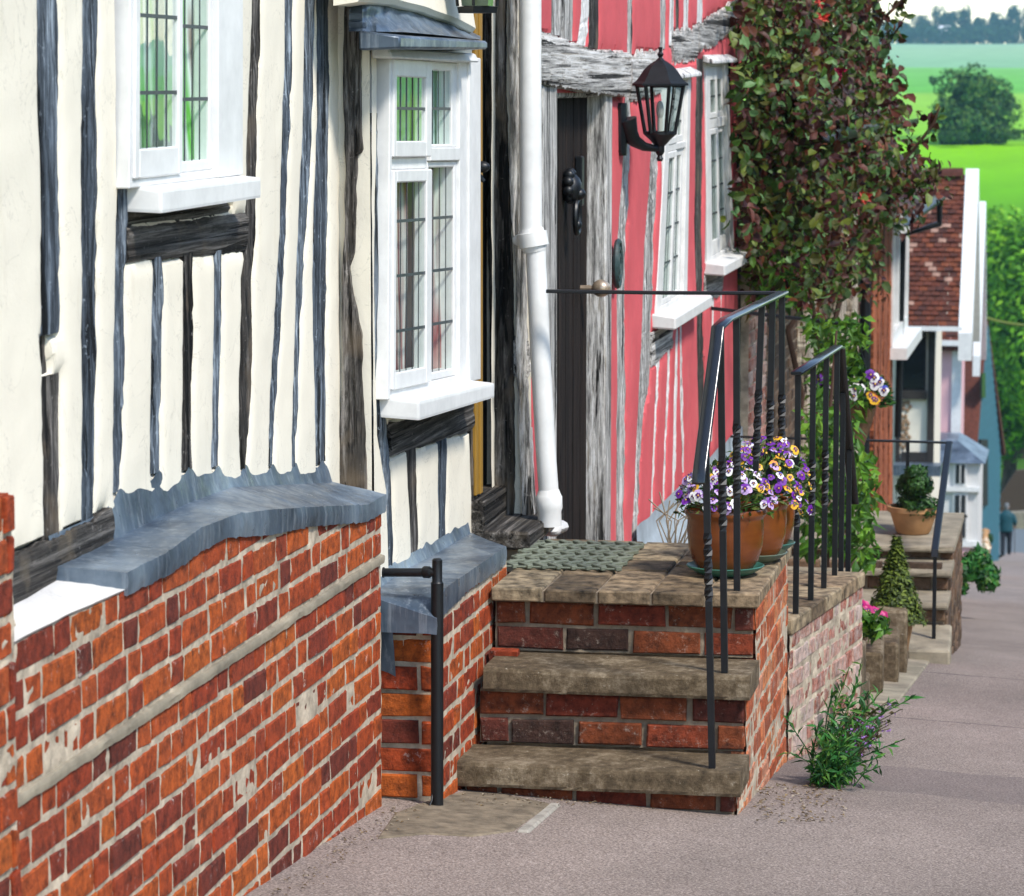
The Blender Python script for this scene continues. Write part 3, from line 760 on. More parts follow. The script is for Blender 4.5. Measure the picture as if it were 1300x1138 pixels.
core(mb, (X2, 0, 0), (0, 1, 0), (1, 0, 0), Y2 + .015, 10.2, -2.4, -1.5, .3, p2t)
pl2 = mb.build('plinth', [BR, MORT], CH)
lead_cap(pl2, [lerp(y20, y21, i / 90) for i in range(91)], fold2, e2, d2, [(a, b + .035) for a, b in fold2], XB, X2, [yX(527, XB) - .12, yX(562, XB) - .22], 9, .47)
mb = MB(); mb.box(XB - .16, XB + .004, 9.06, 9.3, -2.4, -1.6); mb.build('wall_foot', PL_CREAM, CH)
mb = MB(); P = []     # small dressed down lead flap between the two plinths
for i in range(10):
    x = lerp(XB - .01, XB + .09, i / 9)
    P.append([V((x, Y2 - .075 + .02 * q + .006 * nz3(x * 30, q * 3, 1), -1.56 - .075 * q - .45 * (x - XB) + .006 * nz3(x * 20, q, 3))) for q in (0, .4, .8, 1.2, 1.6, 2.0)])
mb.grid(P); mb.build('lead_flap', LEAD, pl2, True)
# --- near doorway
mb = MB(); mb.box(XB - .16, XB - .12, yd0 - .1, yd1 + .2, -1.5, .95); dr = mb.build('door', BLACKW, CH, False)
mb = MB(); mb.box(XB - .115, XB + .012, yX(600, XB), yX(603.2, XB), -1.42, .95); mb.box(XB - .115, XB + .018, yX(603.2, XB) + .002, yX(606.6, XB), -1.42, .95); mb.build('door_stop', YELLOW, dr, False, .003)
mb = MB(); mb.box(XB - .12, XB - .03, yX(608, XB) + .004, yd1 + .22, -1.45, .95); mb.build('door_jamb', BLACKW, dr, False)
mb = MB(); mb.box(XB - .10, XB + .05, yd0 - .02, yd1 + .18, -1.545, -1.43); mb.build('door_sill', TDH, dr, False, .008)
mb = MB(); mb.box(XB - .05, XB + .21, yd0 - .02, yd1 + .36, -1.6, -1.535); mb.build('threshold', TDH, dr, False, .01)
mb = MB(); mb.ell((XB + .03, yX(601, XB), onX(601, 212, XB).z), .03, .022, .02); mb.tube([(XB + .0, yX(601, XB), onX(601, 212, XB).z), (XB + .035, yX(601, XB) + .01, onX(601, 212, XB).z - .05)], .008); mb.build('door_handle', IRON, dr, True)
# lamp above the near doorway: only its green glazed foot reaches the picture
LG = thing('porch_lantern', 'green glazed lantern hanging above the ochre edged doorway', 'wall lamp', (XB, yX(604, XB), .3), None)
c0 = onX(606, 8, XB + .16); lz = c0.z
mb = MB()
for k in range(4):
    q0, q1 = [math.pi / 4 + math.pi / 2 * (k + e) for e in (0, 1)]
    pts = [V((c0.x + .085 * math.cos(q0), c0.y + .085 * math.sin(q0), lz + .22)), V((c0.x + .085 * math.cos(q1), c0.y + .085 * math.sin(q1), lz + .22)), V((c0.x + .06 * math.cos(q1), c0.y + .06 * math.sin(q1), lz)), V((c0.x + .06 * math.cos(q0), c0.y + .06 * math.sin(q0), lz))]
    mb.prism(pts, V((0, 0, .002)))
mb.build('lamp_glass', m_simple('bottle_green_glass', (.10, .13, .075), .15, .3, 20, 0, 60, .004, 0, .6), LG)
mb = MB(); mb.lathe([(.062, lz - .022), (.066, lz - .002), (.05, lz)], (c0.x, c0.y, 0), 4); mb.lathe([(.12, lz + .22), (.10, lz + .25), (.02, lz + .33)], (c0.x, c0.y, 0), 8)
for k in range(4):
    q0 = math.pi / 2 * k; mb.tube([(c0.x + .064 * math.cos(q0), c0.y + .064 * math.sin(q0), lz), (c0.x + .088 * math.cos(q0), c0.y + .088 * math.sin(q0), lz + .22)], .005)
mb.tube([(c0.x, c0.y, lz + .33), (c0.x - .05, c0.y, lz + .4), (XB, c0.y, lz + .35)], .01)
mb.build('lamp_frame', IRON, LG)
# --- white downpipe
DP = thing('downpipe', 'white painted rainwater downpipe between the cream and the pink house', 'downpipe', (XB + .1, 10.95, -1.6))
mb = MB(); Yd = 10.98
pu = [onY(u, v, Yd) for u, v in ((673, -60), (673, 100), (674, 296))]
plw = [onY(u, v, Yd) for u, v in ((680, 318), (686, 450), (692, 560), (697, 632))]
mb.tube(pu, .040, 20); mb.tube(plw, .036, 20)
mb.build('pipe', WHITE, DP, True)
mb = MB()
q0, q1 = onY(674, 291, Yd), onY(679, 320, Yd)
d_ = (q1 - q0).normalized()
mb.tube([q0, q0 + d_ * .012, q0 + d_ * .013, q0 + d_ * .062, q0 + d_ * .063, q1], [.044, .046, .054, .054, .046, .040], 24); mb.build('collar', WHITE, DP, True); mb = MB()
q0, q1 = onY(696.5, 622, Yd), onY(698, 668, Yd)
d_ = (q1 - q0); mb.tube([q0, q0 + d_ * .15, q0 + d_ * .2, q0 + d_ * .5, q0 + d_ * .6, q1], [.037, .044, .048, .048, .043, .043], 20)
mb.build('collar', WHITE, DP, True)
mb = MB(); q = onY(664, 306, Yd); mb.tube([q + V((-.03, .05, 0)), q + V((.02, 0, 0))], .02, 10); mb.build('bracket', WHITE, DP, True)
mb = MB()
for k in range(14):
    u = 664 + k * 3.2; p = onZ(u, 668 + 6 * R.random(), -1.6); mb.ell((p.x, p.y + .05, -1.605), R.uniform(.03, .05), .05, R.uniform(.012, .026), 6)
tag(mb.build('mortar_bed', PL_WHITE, None, True), 'lumpy white mortar bed round the foot of the white downpipe', 'mortar')
# ------------------------------------------------------------------ pink house
PH = thing('pink_house', 'raspberry pink timber framed house with silvered studs and an oak plank door', 'house', (XP, 13.5, -2.6))
YP0, YP1 = YB1 + .01, yX(939, XP)
def pt(rows, mat=TGV, **k): return Tim(XP, rows, 'v', mat=mat, **k)
PT = [
 pt([(-60, 699, 713), (45, 700, 713)], TGV), pt([(-60, 711, 728), (52, 713, 728)]),
 pt([(-60, 741, 750), (20, 738, 748), (58, 733, 745)], TWV), pt([(-60, 751, 762), (62, 748, 760)], TDV),
 pt([(-60, 797, 803), (70, 796, 802), (160, 793, 801), (280, 786, 797), (330, 784, 793), (400, 783, 794), (550, 783, 794), (700, 782, 792)], TGV, rag=.012),
 pt([(-60, 838, 846), (62, 838, 845)], TGV, rag=.01), pt([(-60, 851, 856), (58, 849, 855)], TWV, rag=.01), pt([(-60, 857, 862), (70, 858, 862)], TDV, rag=.012),
 pt([(-60, 868, 875), (80, 867, 874)], TWV, rag=.012), pt([(-60, 885, 893), (60, 884, 892)], TWV, rag=.012),
 pt([(175, 828, 838), (240, 824, 834), (300, 818, 831), (400, 815, 828), (500, 810, 824), (520, 810, 818), (600, 806, 812), (700, 801, 808)], TGV, rag=.014),
 pt([(75, 884, 893), (200, 882, 892), (300, 882, 891), (400, 884, 892), (500, 886, 895), (620, 889, 897)], TDV, rag=.01),
 pt([(455, 834, 837.5), (560, 829, 832), (690, 823, 826)], TWV, rag=.006), pt([(440, 847.5, 851), (560, 843, 846), (680, 839, 842)], TWV, rag=.006),
 pt([(418, 858, 861), (660, 853, 856)], TWV, rag=.006), pt([(412, 862.5, 865), (600, 866, 868)], TWV, rag=.006),
 pt([(380, 904, 906.5), (560, 902, 904)], TWV, rag=.006), pt([(360, 914, 916), (560, 913, 915)], TWV, rag=.006),
 pt([(-60, 932, 936), (90, 934, 938), (400, 936, 942), (620, 932, 938)], TDV, rag=.006),
]
PB = [Tim(XP, [(672, 40, 100), (686, 45, 106), (706, 52, 110), (744, 66, 117), (788, 68, 122)], 'h', .012, .045, TGH, 'door_lintel', ),
      Tim(XP, [(798, 70, 126), (838, 66, 118)], 'h', .02, .015, TGH, 'wall_plate'), Tim(XP, [(852, 42, 78), (884, 36, 74)], 'h', .03, .012, TGH, 'wall_plate'),
      Tim(XP, [(884, 36, 62), (905, 20, 58), (932, 2, 30)], 'h', .02, .02, TGH, 'wind_brace'),
      Tim(XP, [(826, 425, 465), (852, 408, 440)], 'h', .012, .01, TGH, 'window_rail'), Tim(XP, [(893, 352, 388), (916, 345, 372)], 'h', .012, .01, TGH, 'window_rail'),
      Tim(XP, [(669, 436, 478), (702, 430, 470)], 'h', .012, .01, TGH, 'mid_rail')]
PW = [Win(PH, XP, (846, 96), (874, 92), (829, 400), (869, 378)), Win(PH, XP, (893, 77), (921, 75), (895, 334), (929, 318))]
yj0, yj1, yj2, yj3 = yX(688, XP + .02), yX(706.5, XP + .02), yX(745, XP - .06), yX(773, XP + .008)
zdt = onX(720, 118, XP).z
SW0, SW1 = YP0 + .02, yj0 - .002
zs0, zs1 = onX(690, 425, XP).z, onX(690, 112, XP).z
mb = MB()
holes = [(yj1, yj2, -2.4, zdt), (SW0, SW1, zs0, zs1)] + [((q.a.y + q.c.y) / 2, (q.b.y + q.d.y) / 2, (q.c.z + q.d.z) / 2, (q.a.z + q.b.z) / 2) for q in PW]
plaster(mb, XP, YP0, YP1, -2.6, 1.3, PT + PB, holes, .016, .035, .014, None, 0, .02)
mb.build('wall', PL_PINK, PH, True)
for q in PT + PB: q.mesh(PH)
house_shell(PH, XP - .04, -7.5, YP0, YP1, -3.1, 2.6, PL_PINK)
mb = MB(); mb.box(XP - .1, XP + .02, YP0, YP1, 1.3, 2.6); mb.build('upper_wall', PL_PINK, PH)
gable_roof(PH, XP, -7.6, YP0, YP1, 2.55, 5.0, TILE, .2, 'roof', (.35, .25))
# door with its frame
mb = MB(); mb.box(XP - .12, XP + .022, yj0 + .0, yj1, -2.35, onX(697, 108, XP).z); mb.box(XP - .12, XP + .02, yj2, yj3, -2.35, onX(760, 118, XP).z); mb.box(XP - .12, XP - .01, yj1, yj2, zdt - .02, zdt + .05)
pd = mb.build('door', TGV, PH, False, .008)
mb = MB(); nb = 7
for i in range(nb):
    a_, b_ = lerp(yj1, yj2 + .02, i / nb), lerp(yj1, yj2 + .02, (i + 1) / nb) - .006
    mb.box(XP - .11, XP - .06 + R.uniform(-.003, .001), a_, b_, -2.3, zdt)
mb.box(XP - .125, XP - .11, yj1, yj2 + .02, -2.3, zdt)
mb.build('plank_leaf', DOOR_DK, pd, False, .004)
XD = XP - .06
c0 = onX(717, 240, XD); c1 = onX(719, 285, XD)
mb = MB(); mb.ell((c0.x + .03, c0.y, c0.z), .04, .055, .06, 8); mb.ell((c0.x + .055, c0.y, c0.z - .02), .03, .03, .025, 6)
for a_ in range(9):
    q = 2 * math.pi * a_ / 9; mb.ell((c0.x + .02, c0.y + .05 * math.cos(q), c0.z + .012 + .05 * math.sin(q)), .025, .022, .022, 5)
ring = [V((c0.x + .05, c0.y + .05 * math.sin(q), c0.z - .075 - .065 * (1 - math.cos(q)) + .03)) for q in [2 * math.pi * k / 16 for k in range(17)]]
mb.tube(ring, .011, 8); mb.ell((c0.x + .05, c0.y, c1.z - .0), .02, .02, .02, 6); mb.build('knocker', IRON, pd, True)
mb = MB(); c0 = onX(737, 366, XD); mb.lathe([(.03, 0), (.03, .01)], (c0.x, c0.y, c0.z), 12)
mb = MB(); mb.tube([c0, c0 + V((.05, 0, 0))], .012); mb.ell(c0 + V((.085, 0, 0)), .04, .036, .036, 8); mb.build('door_knob', m_simple('worn_brass_knob', (.55, .42, .30), .3, .3, 30, 0, 60, .004, .6), pd, True)
c0 = onX(731, 230, XD); mb = MB(); mb.box(XD, XD + .03, c0.y - .03, c0.y + .03, c0.z - .1, c0.z + .1); mb.build('lock_plate', IRON, pd, False, .005)
# narrow leaded light beside the door
mb = MB(); mb.box(XP - .06, XP + .02, SW0 - .03, SW0, zs0 - .03, zs1); mb.box(XP - .06, XP + .02, SW0, SW1, zs0 - .03, zs0); fr = mb.build('window', TGV, PH, False, .004)
mb = MB(); mb.add([(XP - .03, SW0, zs0), (XP - .03, SW1, zs0), (XP - .03, SW1, zs1), (XP - .03, SW0, zs1)], [(0, 1, 2, 3)]); mb.build('pane', GLASS, fr)
mb = MB()
for k in range(1, 4): y = lerp(SW0, SW1, k / 4); mb.box(XP - .029, XP - .024, y - .004, y + .004, zs0, zs1)
for k in range(1, 5): z = lerp(zs0, zs1, k / 5); mb.box(XP - .029, XP - .022, SW0, SW1, z - .004, z + .004)
mb.build('leading', CAME, fr)
# white windows
for q, (up0, up1, tr, lo0, lo1, sl, sr, svl, svr) in zip(PW, ((.15, .27, .31, .36, .95, 828, 877, 400, 372), (.1, .26, .31, .37, .9, 894, 942, 334, 310))):
    mb = MB(); q.ring(mb, 0, 1, 0, 1, (.13, .87, .03, .975), -.09, .014); q.box(mb, .13, .87, up1 + .03, lo0 - .03, -.07, .008); q.box(mb, .49, .53, .03, up1 + .03, -.07, -.006); q.box(mb, .49, .53, lo0 - .03, .975, -.07, -.006)
    fr = mb.build('window', WHITE_O, PH, False, .004)
    for a_, b_ in ((.13, .49), (.53, .87)):
        w_ = b_ - a_
        light(q, fr, a_, b_, .03, up1 + .03, (a_ + .06, b_ - .06, up0, up1), -.04, .012 if a_ < .3 else -.004, 3, [lerp(up0, up1, .5)], None, WHITE_O, .008)
        light(q, fr, a_, b_, lo0 - .03, .975, (a_ + .06, b_ - .06, lo0, lo1), -.04, .012 if a_ < .3 else -.004, 3, [lerp(lo0, lo1, k / 4) for k in (1, 2, 3)], None, WHITE_O, .008)
    curtain(q, fr, 0, 1, 0, 1, -.08, CU_NET, 4, .015)
    a_, b_ = onX(sl, svl, XP), onX(sr, svr, XP)
    mb = MB(); mb.hexa([V((XP - .04, a_.y, a_.z - .06)), V((XP + .11, a_.y, a_.z - .07)), V((XP + .11, b_.y, b_.z - .07)), V((XP - .04, b_.y, b_.z - .06)), V((XP - .04, a_.y, a_.z + .01)), V((XP + .11, a_.y, a_.z - .01)), V((XP + .11, b_.y, b_.z - .01)), V((XP - .04, b_.y, b_.z + .01))])
    mb.build('sill', WHITE_O, fr, False, .008)
    mb = MB(); mb.hexa([V((XP + .0, q.a.y - .05, q.a.z - .01)), V((XP + .06, q.a.y - .05, q.a.z - .02)), V((XP + .06, q.b.y + .05, q.b.z - .02)), V((XP + .0, q.b.y + .05, q.b.z - .01)), V((XP + .0, q.a.y - .05, q.a.z + .03)), V((XP + .06, q.a.y - .05, q.a.z + .0)), V((XP + .06, q.b.y + .05, q.b.z + .0)), V((XP + .0, q.b.y + .05, q.b.z + .03))]); mb.build('drip_board', TWV, fr, False, .005)
# plinth with a lead skirt
mb = MB(); bricks(mb, (XP + .12, 0, 0), (0, 1, 0), (1, 0, 0), 13.0, YP1, -3.15, -2.25, seed=20); mb.box(XP - .02, XP + .11, 13.0, YP1, -3.2, -2.26, 1)
pp = mb.build('plinth', [BR_WASH, MORT], PH)
mb = MB(); P = []
for i in range(40):
    y = lerp(13.75, YP1, i / 39); zz = -2.05 + .012 * nz3(y * 3, 0, 0)
    P.append([V((XP + x + .002 * nz3(y * 9, z * 9, 0), y, zz + z)) for x, z in ((.022, .1), (.026, .02), (.035, 0), (.13, -.16), (.14, -.18), (.135, -.26))])
mb.grid(P); mb.build('lead_cap', m_simple('pale_oxidised_lead', (.36, .41, .46), .5, .3, 7, .3, 20), pp, True)
# round iron plaque by the door
c0 = onX(781, 335, XP + .02)
mb = MB()
for rr, n in ((.095, 22), (.065, 18), (.035, 12)):
    mb.tube([V((c0.x + .012, c0.y + rr * .8 * math.cos(2 * math.pi * k / n), c0.z + rr * math.sin(2 * math.pi * k / n))) for k in range(n + 1)], .012, 6)
for k in range(8):
    q = math.pi * k / 4; mb.tube([c0 + V((.012, .03 * math.cos(q), .04 * math.sin(q))), c0 + V((.012, .076 * math.cos(q), .095 * math.sin(q)))], .008, 6)
mb.tube([c0 + V((-.03, 0, 0)), c0 + V((.02, 0, 0))], .03, 8)
tag(mb.build('wall_plaque', m_simple('verdigris_iron', (.03, .06, .06), .5, .5, 40, .3), None, True), 'round dark cast iron plaque on the pink wall beside the plank door', 'plaque')

# ------------------------------------------------------------------ black wall lantern on the pink house
yl = yX(784, XP); c0 = onY(838, 140, yl + .12)
WL = thing('wall_lantern', 'black six sided carriage lantern on a curved bracket against the pink wall', 'wall lamp', (XP, yl, c0.z))
cx, cy = c0.x, c0.y; zz = lambda v: onY(838, v, cy).z; k_ = 1 / (F / c0.dot(FW))
rr = lambda px_: px_ * k_
mb = MB()
mb.lathe([(rr(3), zz(60)), (rr(2), zz(66)), (rr(4.5), zz(69)), (rr(2.2), zz(73)), (rr(6), zz(77))][::-1], (cx, cy, 0), 12); mb.build('finial', IRON, WL, True); mb = MB()
prof = [(rr(36), zz(109)), (rr(36), zz(106.5)), (rr(31), zz(103)), (rr(26.5), zz(97)), (rr(22), zz(90)), (rr(16), zz(83.5)), (rr(8), zz(78)), (rr(3), zz(76))]
mb.lathe(prof, (cx, cy, 0), 6); mb.build('lamp_cap', IRON_M, WL, False); mb = MB()
mb.lathe([(rr(3), zz(205)), (rr(4.5), zz(202)), (rr(3), zz(198)), (rr(6), zz(193)), (rr(6), zz(186)), (rr(14), zz(177)), (rr(21), zz(171)), (rr(21), zz(168))], (cx, cy, 0), 12)
mb.build('lamp_foot', IRON, WL, True)
mb = MB(); rb, rt_ = rr(19), rr(30)
for k in range(6):
    q = math.pi / 3 * k; a_ = V((cx + rb * math.cos(q), cy + rb * math.sin(q), zz(170))); b_ = V((cx + rt_ * math.cos(q), cy + rt_ * math.sin(q), zz(108)))
    mb.tube([a_, b_], rr(2.6), 6)
    q2 = math.pi / 3 * (k + 1); b2 = V((cx + rt_ * math.cos(q2), cy + rt_ * math.sin(q2), zz(110))); a2 = V((cx + rb * math.cos(q2), cy + rb * math.sin(q2), zz(168)))
    mb.tube([b_, b2], rr(2), 6); mb.tube([a_, a2], rr(2), 6)
mb.build('lamp_frame', IRON, WL, False)
mb = MB()
mb.loft([[V((cx + r_ * .93 * math.cos(math.pi / 3 * k), cy + r_ * .93 * math.sin(math.pi / 3 * k), z)) for k in range(6)] for r_, z in ((rb, zz(168)), (rt_, zz(110)))], True, False); mb.build('lamp_glass', GLASS, WL, False)
mb = MB(); mb.tube([(cx, cy, zz(170)), (cx, cy, zz(150))], rr(3.5), 10); mb.ell((cx, cy, zz(140)), rr(5), rr(5), rr(12), 8); mb.build('lamp_bulb', m_simple('milk_bulb', (.6, .55, .5), .3, .05, 9), WL, True)
mb = MB()
hb = [onX(u, v, XP + .0) for u, v in ((0, 0),)]
zt, zb_ = onX(783, 131, XP).z, onX(783, 198, XP).z
prof = [(.035, zt), (.06, zt - .02), (.05, zt - .08), (.055, (zt + zb_) / 2), (.06, zb_ + .06), (.05, zb_ + .015), (.03, zb_)]
mb.loft([[V((XP - .01, yl - w_, z)), V((XP + .02, yl - w_, z)), V((XP + .035, yl - w_ * .4, z)), V((XP + .035, yl + w_ * .4, z)), V((XP + .02, yl + w_, z)), V((XP - .01, yl + w_, z))] for w_, z in prof], True, True)
s_ = V((XP + .03, yl, onX(786, 152, XP).z)); e_ = V((cx, cy, zz(190)))
cv = [s_, lerp(s_, e_, .12) + V((0, 0, -.05)), lerp(s_, e_, .3) + V((0, 0, -.055)), lerp(s_, e_, .55) + V((0, 0, -.045)), lerp(s_, e_, .8) + V((0, 0, -.02)), e_]
mb.tube(cv, [.05, .04, .027, .02, .016, .014], 10)
mb.build('bracket', IRON, WL, True)

# ------------------------------------------------------------------ brick steps
ST = thing('brick_steps', 'red brick entrance steps with two worn stone treads and a paved landing', 'steps', (-1.45, 9.9, -2.25))
xl, xr = -1.872, -1.022
Y1, Y2s, Y3 = 9.35, 9.6, 9.87; YB = 10.98
Z1, Z2, Z3 = -2.066, -1.816, -1.604
mb = MB()
def slab(mb, x0, x1, y0, y1, z0, z1, n=14, amp=.0065, seed=0, wear=.008):
    """stone tread with worn, chipped nosing"""
    rings = []
    for i in range(n + 1):
        x = lerp(x0, x1, i / n); q = lambda a: amp * nz3(x * 9, a, seed) + amp * .7 * nz3(x * 34, a, seed)
        wz = -wear * math.exp(-((x - (x0 + x1) / 2) / .25) ** 2)
        rings.append([V((x, y0 + .004 + q(1), z0)), V((x, y0 + q(2), z0 + .01)), V((x, y0 + q(3), z1 - .014 + wz)), V((x, y0 + .005 + q(4), z1 - .004 + wz + q(9) * .4)), V((x, y0 + .018, z1 + wz + q(5) * .3)), V((x, y1, z1 + q(6) * .3)), V((x, y1, z0))])
    mb.loft(rings, True, True)
slab(mb, xl - .02, xr + .012, Y1, Y2s + .01, Z1 - .078, Z1, 40, seed=2); mb.build('tread', STONE, ST, False)
mb = MB(); slab(mb, xl + .02, xr + .012, Y2s, Y3 + .01, Z2 - .078, Z2, 40, seed=7); mb.build('tread', STONE, ST, False)
def riser(y, z0, z1, seed, m, L=.225, ph=0):
    mb = MB(); n = max(1, round((z1 - z0) / .076)); c_ = (z1 - z0) / n
    bricks(mb, (0, y, 0), (1, 0, 0), (0, -1, 0), xl, xr - .004, z0, z1 - .002, None, None, c_, L, 'stretcher', 0, ph, .006, .05, .014, .2, seed)
    mortar(mb, (0, y, 0), (1, 0, 0), (0, -1, 0), xl, xr - .012, z0, z1, None, None, 1, -.012, .007)
    mb.box(xl, xr - .06, y + .03, y + .12, z0, z1 - .002, 1)
    return mb.build('riser', [BR_DARK, MORT_D], ST)
riser(Y1 + .045, -2.27, Z1 - .078, 31, 0); riser(Y2s + .04, Z1, Z2 - .078, 32, 0, ph=1); riser(Y3 + .035, Z2, Z3 - .045, 33, 0)
# side wall towards the pavement
def side_top(y): return Z1 - .08 if y < Y2s else (Z2 - .08 if y < Y3 else Z3 - .045)
mb = MB()
for s0_, za_, zb_ in ((Y1 + .048, -2.27, Z1 - .078), (Y2s + .043, Z1 - .078, Z2 - .078), (Y3 + .038, Z2 - .078, Z3 - .045)):
    n_ = max(1, round((zb_ - za_) / .076)); c_ = (zb_ - za_) / n_
    bricks(mb, (xr, 0, 0), (0, 1, 0), (1, 0, 0), s0_, YB, za_ - (3 * c_ if za_ < -2.2 else 0), zb_, None, lambda y: GZ(y, xr) - .05, c_, .222, 'flemish', 0, int(za_ * 10) % 4, .003, .05, .014, .12, 41 + int(za_ * 100), .017)
    mortar(mb, (xr, 0, 0), (0, 1, 0), (1, 0, 0), s0_ + .004, YB, za_ - .3 if za_ < -2.2 else za_, zb_, None, None, 1, -.0034, .0045)
mb.box(xl, xr - .02, Y3 + .16, YB - .02, -2.6, Z3 - .05, 1); mb.box(xr - .1, xr - .02, Y1 + .08, Y2s + .1, -2.5, Z1 - .09, 1); mb.box(xr - .1, xr - .02, Y2s + .1, Y3 + .16, -2.5, Z2 - .09, 1)
mb.box(xl, xr - .1, Y2s + .17, Y3 + .15, -2.5, Z2 - .09, 1); mb.box(xl, xr - .1, Y1 + .17, Y2s + .16, -2.5, Z1 - .09, 1)
mb.build('side_wall', [BR_SIDE, MORT], ST)
# landing pavers
mb = MB(); nx = 5; cols = [lerp(xl - .01, xr + .014, i / nx) for i in range(nx + 1)]
for i in range(nx):
    y = Y3 - .012; k = 0
    while y < YB:
        l = (.22 if (k + i) % 2 else .24) if k else (.11 if i % 2 else .22)
        yb = min(y + l, YB + .01); z = Z3 + R.uniform(-.003, .002)
        e = .004
        a = (cols[i] + e, cols[i + 1] - e, y + e, yb - e); tl_ = [R.uniform(-.002, .002) for _ in range(4)]
        mb.hexa([(a[0], a[2], Z3 - .044), (a[1], a[2], Z3 - .044), (a[1], a[3], Z3 - .044), (a[0], a[3], Z3 - .044), (a[0], a[2], z + tl_[0]), (a[1], a[2], z + tl_[1]), (a[1], a[3], z + tl_[2]), (a[0], a[3], z + tl_[3])])
        y = yb; k += 1
o = mb.build('landing_paving', PAVER, ST, False, .005)
mb = MB(); mb.box(xl - .005, xr + .004, Y3 - .002, YB, Z3 - .044, Z3 - .009); mb.build('paving_joint', MORT_D, ST)
mb = MB(); c0 = onZ(641, 832, Z2 + .0); mb.loft([[c0 + V((x, y + .004 * math.sin(x * 90), z)) for y, z in ((-.02, .001), (-.022, .016), (.01, .022), (.024, .012), (.02, .001))] for x in (-.045, -.03, 0, .025, .045)], True, True)
tag(mb.build('brick_fragment', BR, None, False), 'broken sliver of red brick lying on the upper stone tread', 'brick')
# door mat of rubber links
MAT = MB(); pm = [onZ(643, 721, Z3 + .004), onZ(778, 723, Z3 + .004), onZ(790, 692, Z3 + .004), onZ(668, 690, Z3 + .004)]
x0m, x1m = min(pm[0].x, pm[3].x) + .02, -1.515; y0m, y1m = pm[0].y, pm[2].y
nr, ncl = 9, 8
for i in range(nr):
    ya, yb = lerp(y0m, y1m, i / nr), lerp(y0m, y1m, (i + 1) / nr)
    for j in range(ncl):
        xa, xb = lerp(x0m, x1m, j / ncl), lerp(x0m, x1m, (j + 1) / ncl); xm = (xa + xb) / 2
        s1 = 1 if i % 2 else -1
        for (p, q) in (((xm - s1 * .02, ya), (xm + s1 * .02, yb)),):
            d_ = V((q[0] - p[0], q[1] - p[1], 0)).normalized(); o_ = V((-d_.y, d_.x, 0)) * .011
            A_, B_ = V((p[0], p[1], 0)) - d_ * .006, V((q[0], q[1], 0)) + d_ * .006
            MAT.hexa([A_ - o_ + V((0, 0, Z3 + .003)), A_ + o_ + V((0, 0, Z3 + .003)), B_ + o_ + V((0, 0, Z3 + .003)), B_ - o_ + V((0, 0, Z3 + .003)), A_ - o_ + V((0, 0, Z3 + .017)), A_ + o_ + V((0, 0, Z3 + .017)), B_ + o_ + V((0, 0, Z3 + .017)), B_ - o_ + V((0, 0, Z3 + .017))])
for i in range(nr + 1):
    y = lerp(y0m, y1m, i / nr); MAT.tube([(x0m, y, Z3 + .009), (x1m, y, Z3 + .009)], .005, 6)
tag(MAT.build('door_mat', RUBBER, None, False, .003), 'grey green rubber link mat lying on the paved landing', 'door mat')

# ------------------------------------------------------------------ iron handrails
def sweep(mb, pts, sides, w, h):
    rings = []
    for p, s_ in zip(pts, sides):
        i = len(rings); t_ = (V(pts[min(i + 1, len(pts) - 1)]) - V(pts[max(i - 1, 0)])).normalized(); s_ = V(s_).normalized(); n_ = t_.cross(s_).normalized()
        p = V(p); rings.append([p + s_ * (w / 2 * a) + n_ * (h / 2 * b) for a, b in ((-1, -.5), (-.8, -1), (.8, -1), (1, -.5), (1, .5), (.8, 1), (-.8, 1), (-1, .5))])
    mb.loft(rings, True, True)
def baluster(parent, foot, top, r=.0075, tw=True, twz=(.30, .52)):
    mb = MB(); n = 60 if tw else 2; rings = []; L_ = (top - foot).length
    for i in range(n + 1):
        q = i / n; p = lerp(foot, top, q)
        a = 0
        if tw: a = 2 * math.pi * 1.25 * min(1, max(0, (q - twz[0]) / (twz[1] - twz[0])))
        rings.append([p + V((r * 1.35 * math.cos(a + math.pi / 4 + math.pi / 2 * k), r * 1.35 * math.sin(a + math.pi / 4 + math.pi / 2 * k), 0)) for k in range(4)])
    mb.loft(rings, True, True)
    mb.build('baluster', IRON, parent, False)
HR = thing('handrail', 'black iron handrail with twisted bars in front of the pansy pots', 'handrail', (-1.1, 9.4, -2.07))
rx = lambda y: -1.13 + (y - 9.4) * .062
cor = V((rx(10.86), 10.86, onY(1000, 372, 10.86).z)); bend = V((rx(9.62), 9.62, onX(926, 402, rx(9.62)).z)); low = V((rx(9.3), 9.3, onY(906, 606, 9.3).z))
pts = [cor, lerp(cor, bend, .5), lerp(cor, bend, .9), bend + V((0, -.03, -.012)), lerp(bend, low, .15), lerp(bend, low, .5), lerp(bend, low, .93), low + V((0, -.01, -.02))]
mb = MB(); sweep(mb, pts, [(1, 0, 0)] * len(pts), .042, .014); mb.build('rail', IRON_G, HR, True, .002)
mb = MB(); wl = V((onY(694, 373, 10.86).x, 10.86, cor.z - .004)); sweep(mb, [cor + V((.018, 0, -.001)), lerp(cor, wl, .5) + V((0, 0, -.003)), wl], [(0, 1, 0)] * 3, .03, .012); mb.build('end_rail', IRON, HR, True)
def rail_z(y):
    P_ = sorted([(p.y, p.z) for p in pts]); return interp(P_, y)
for u, y, zf, tw in ((907, 9.40, Z1, (.5, .7)), (922, 9.645, Z2, (.42, .62)), (937, 9.93, Z3, (.35, .62)), (955.5, 10.42, Z3, (.42, .68)), (975, 10.64, Z3, (.38, .62)), (993, 10.84, Z3, (.38, .62))):
    x = onY(u, 600, y).x
    baluster(HR, V((x, y, zf - .01)), V((rx(y), y, rail_z(y) - .004)), .0105, True, tw)
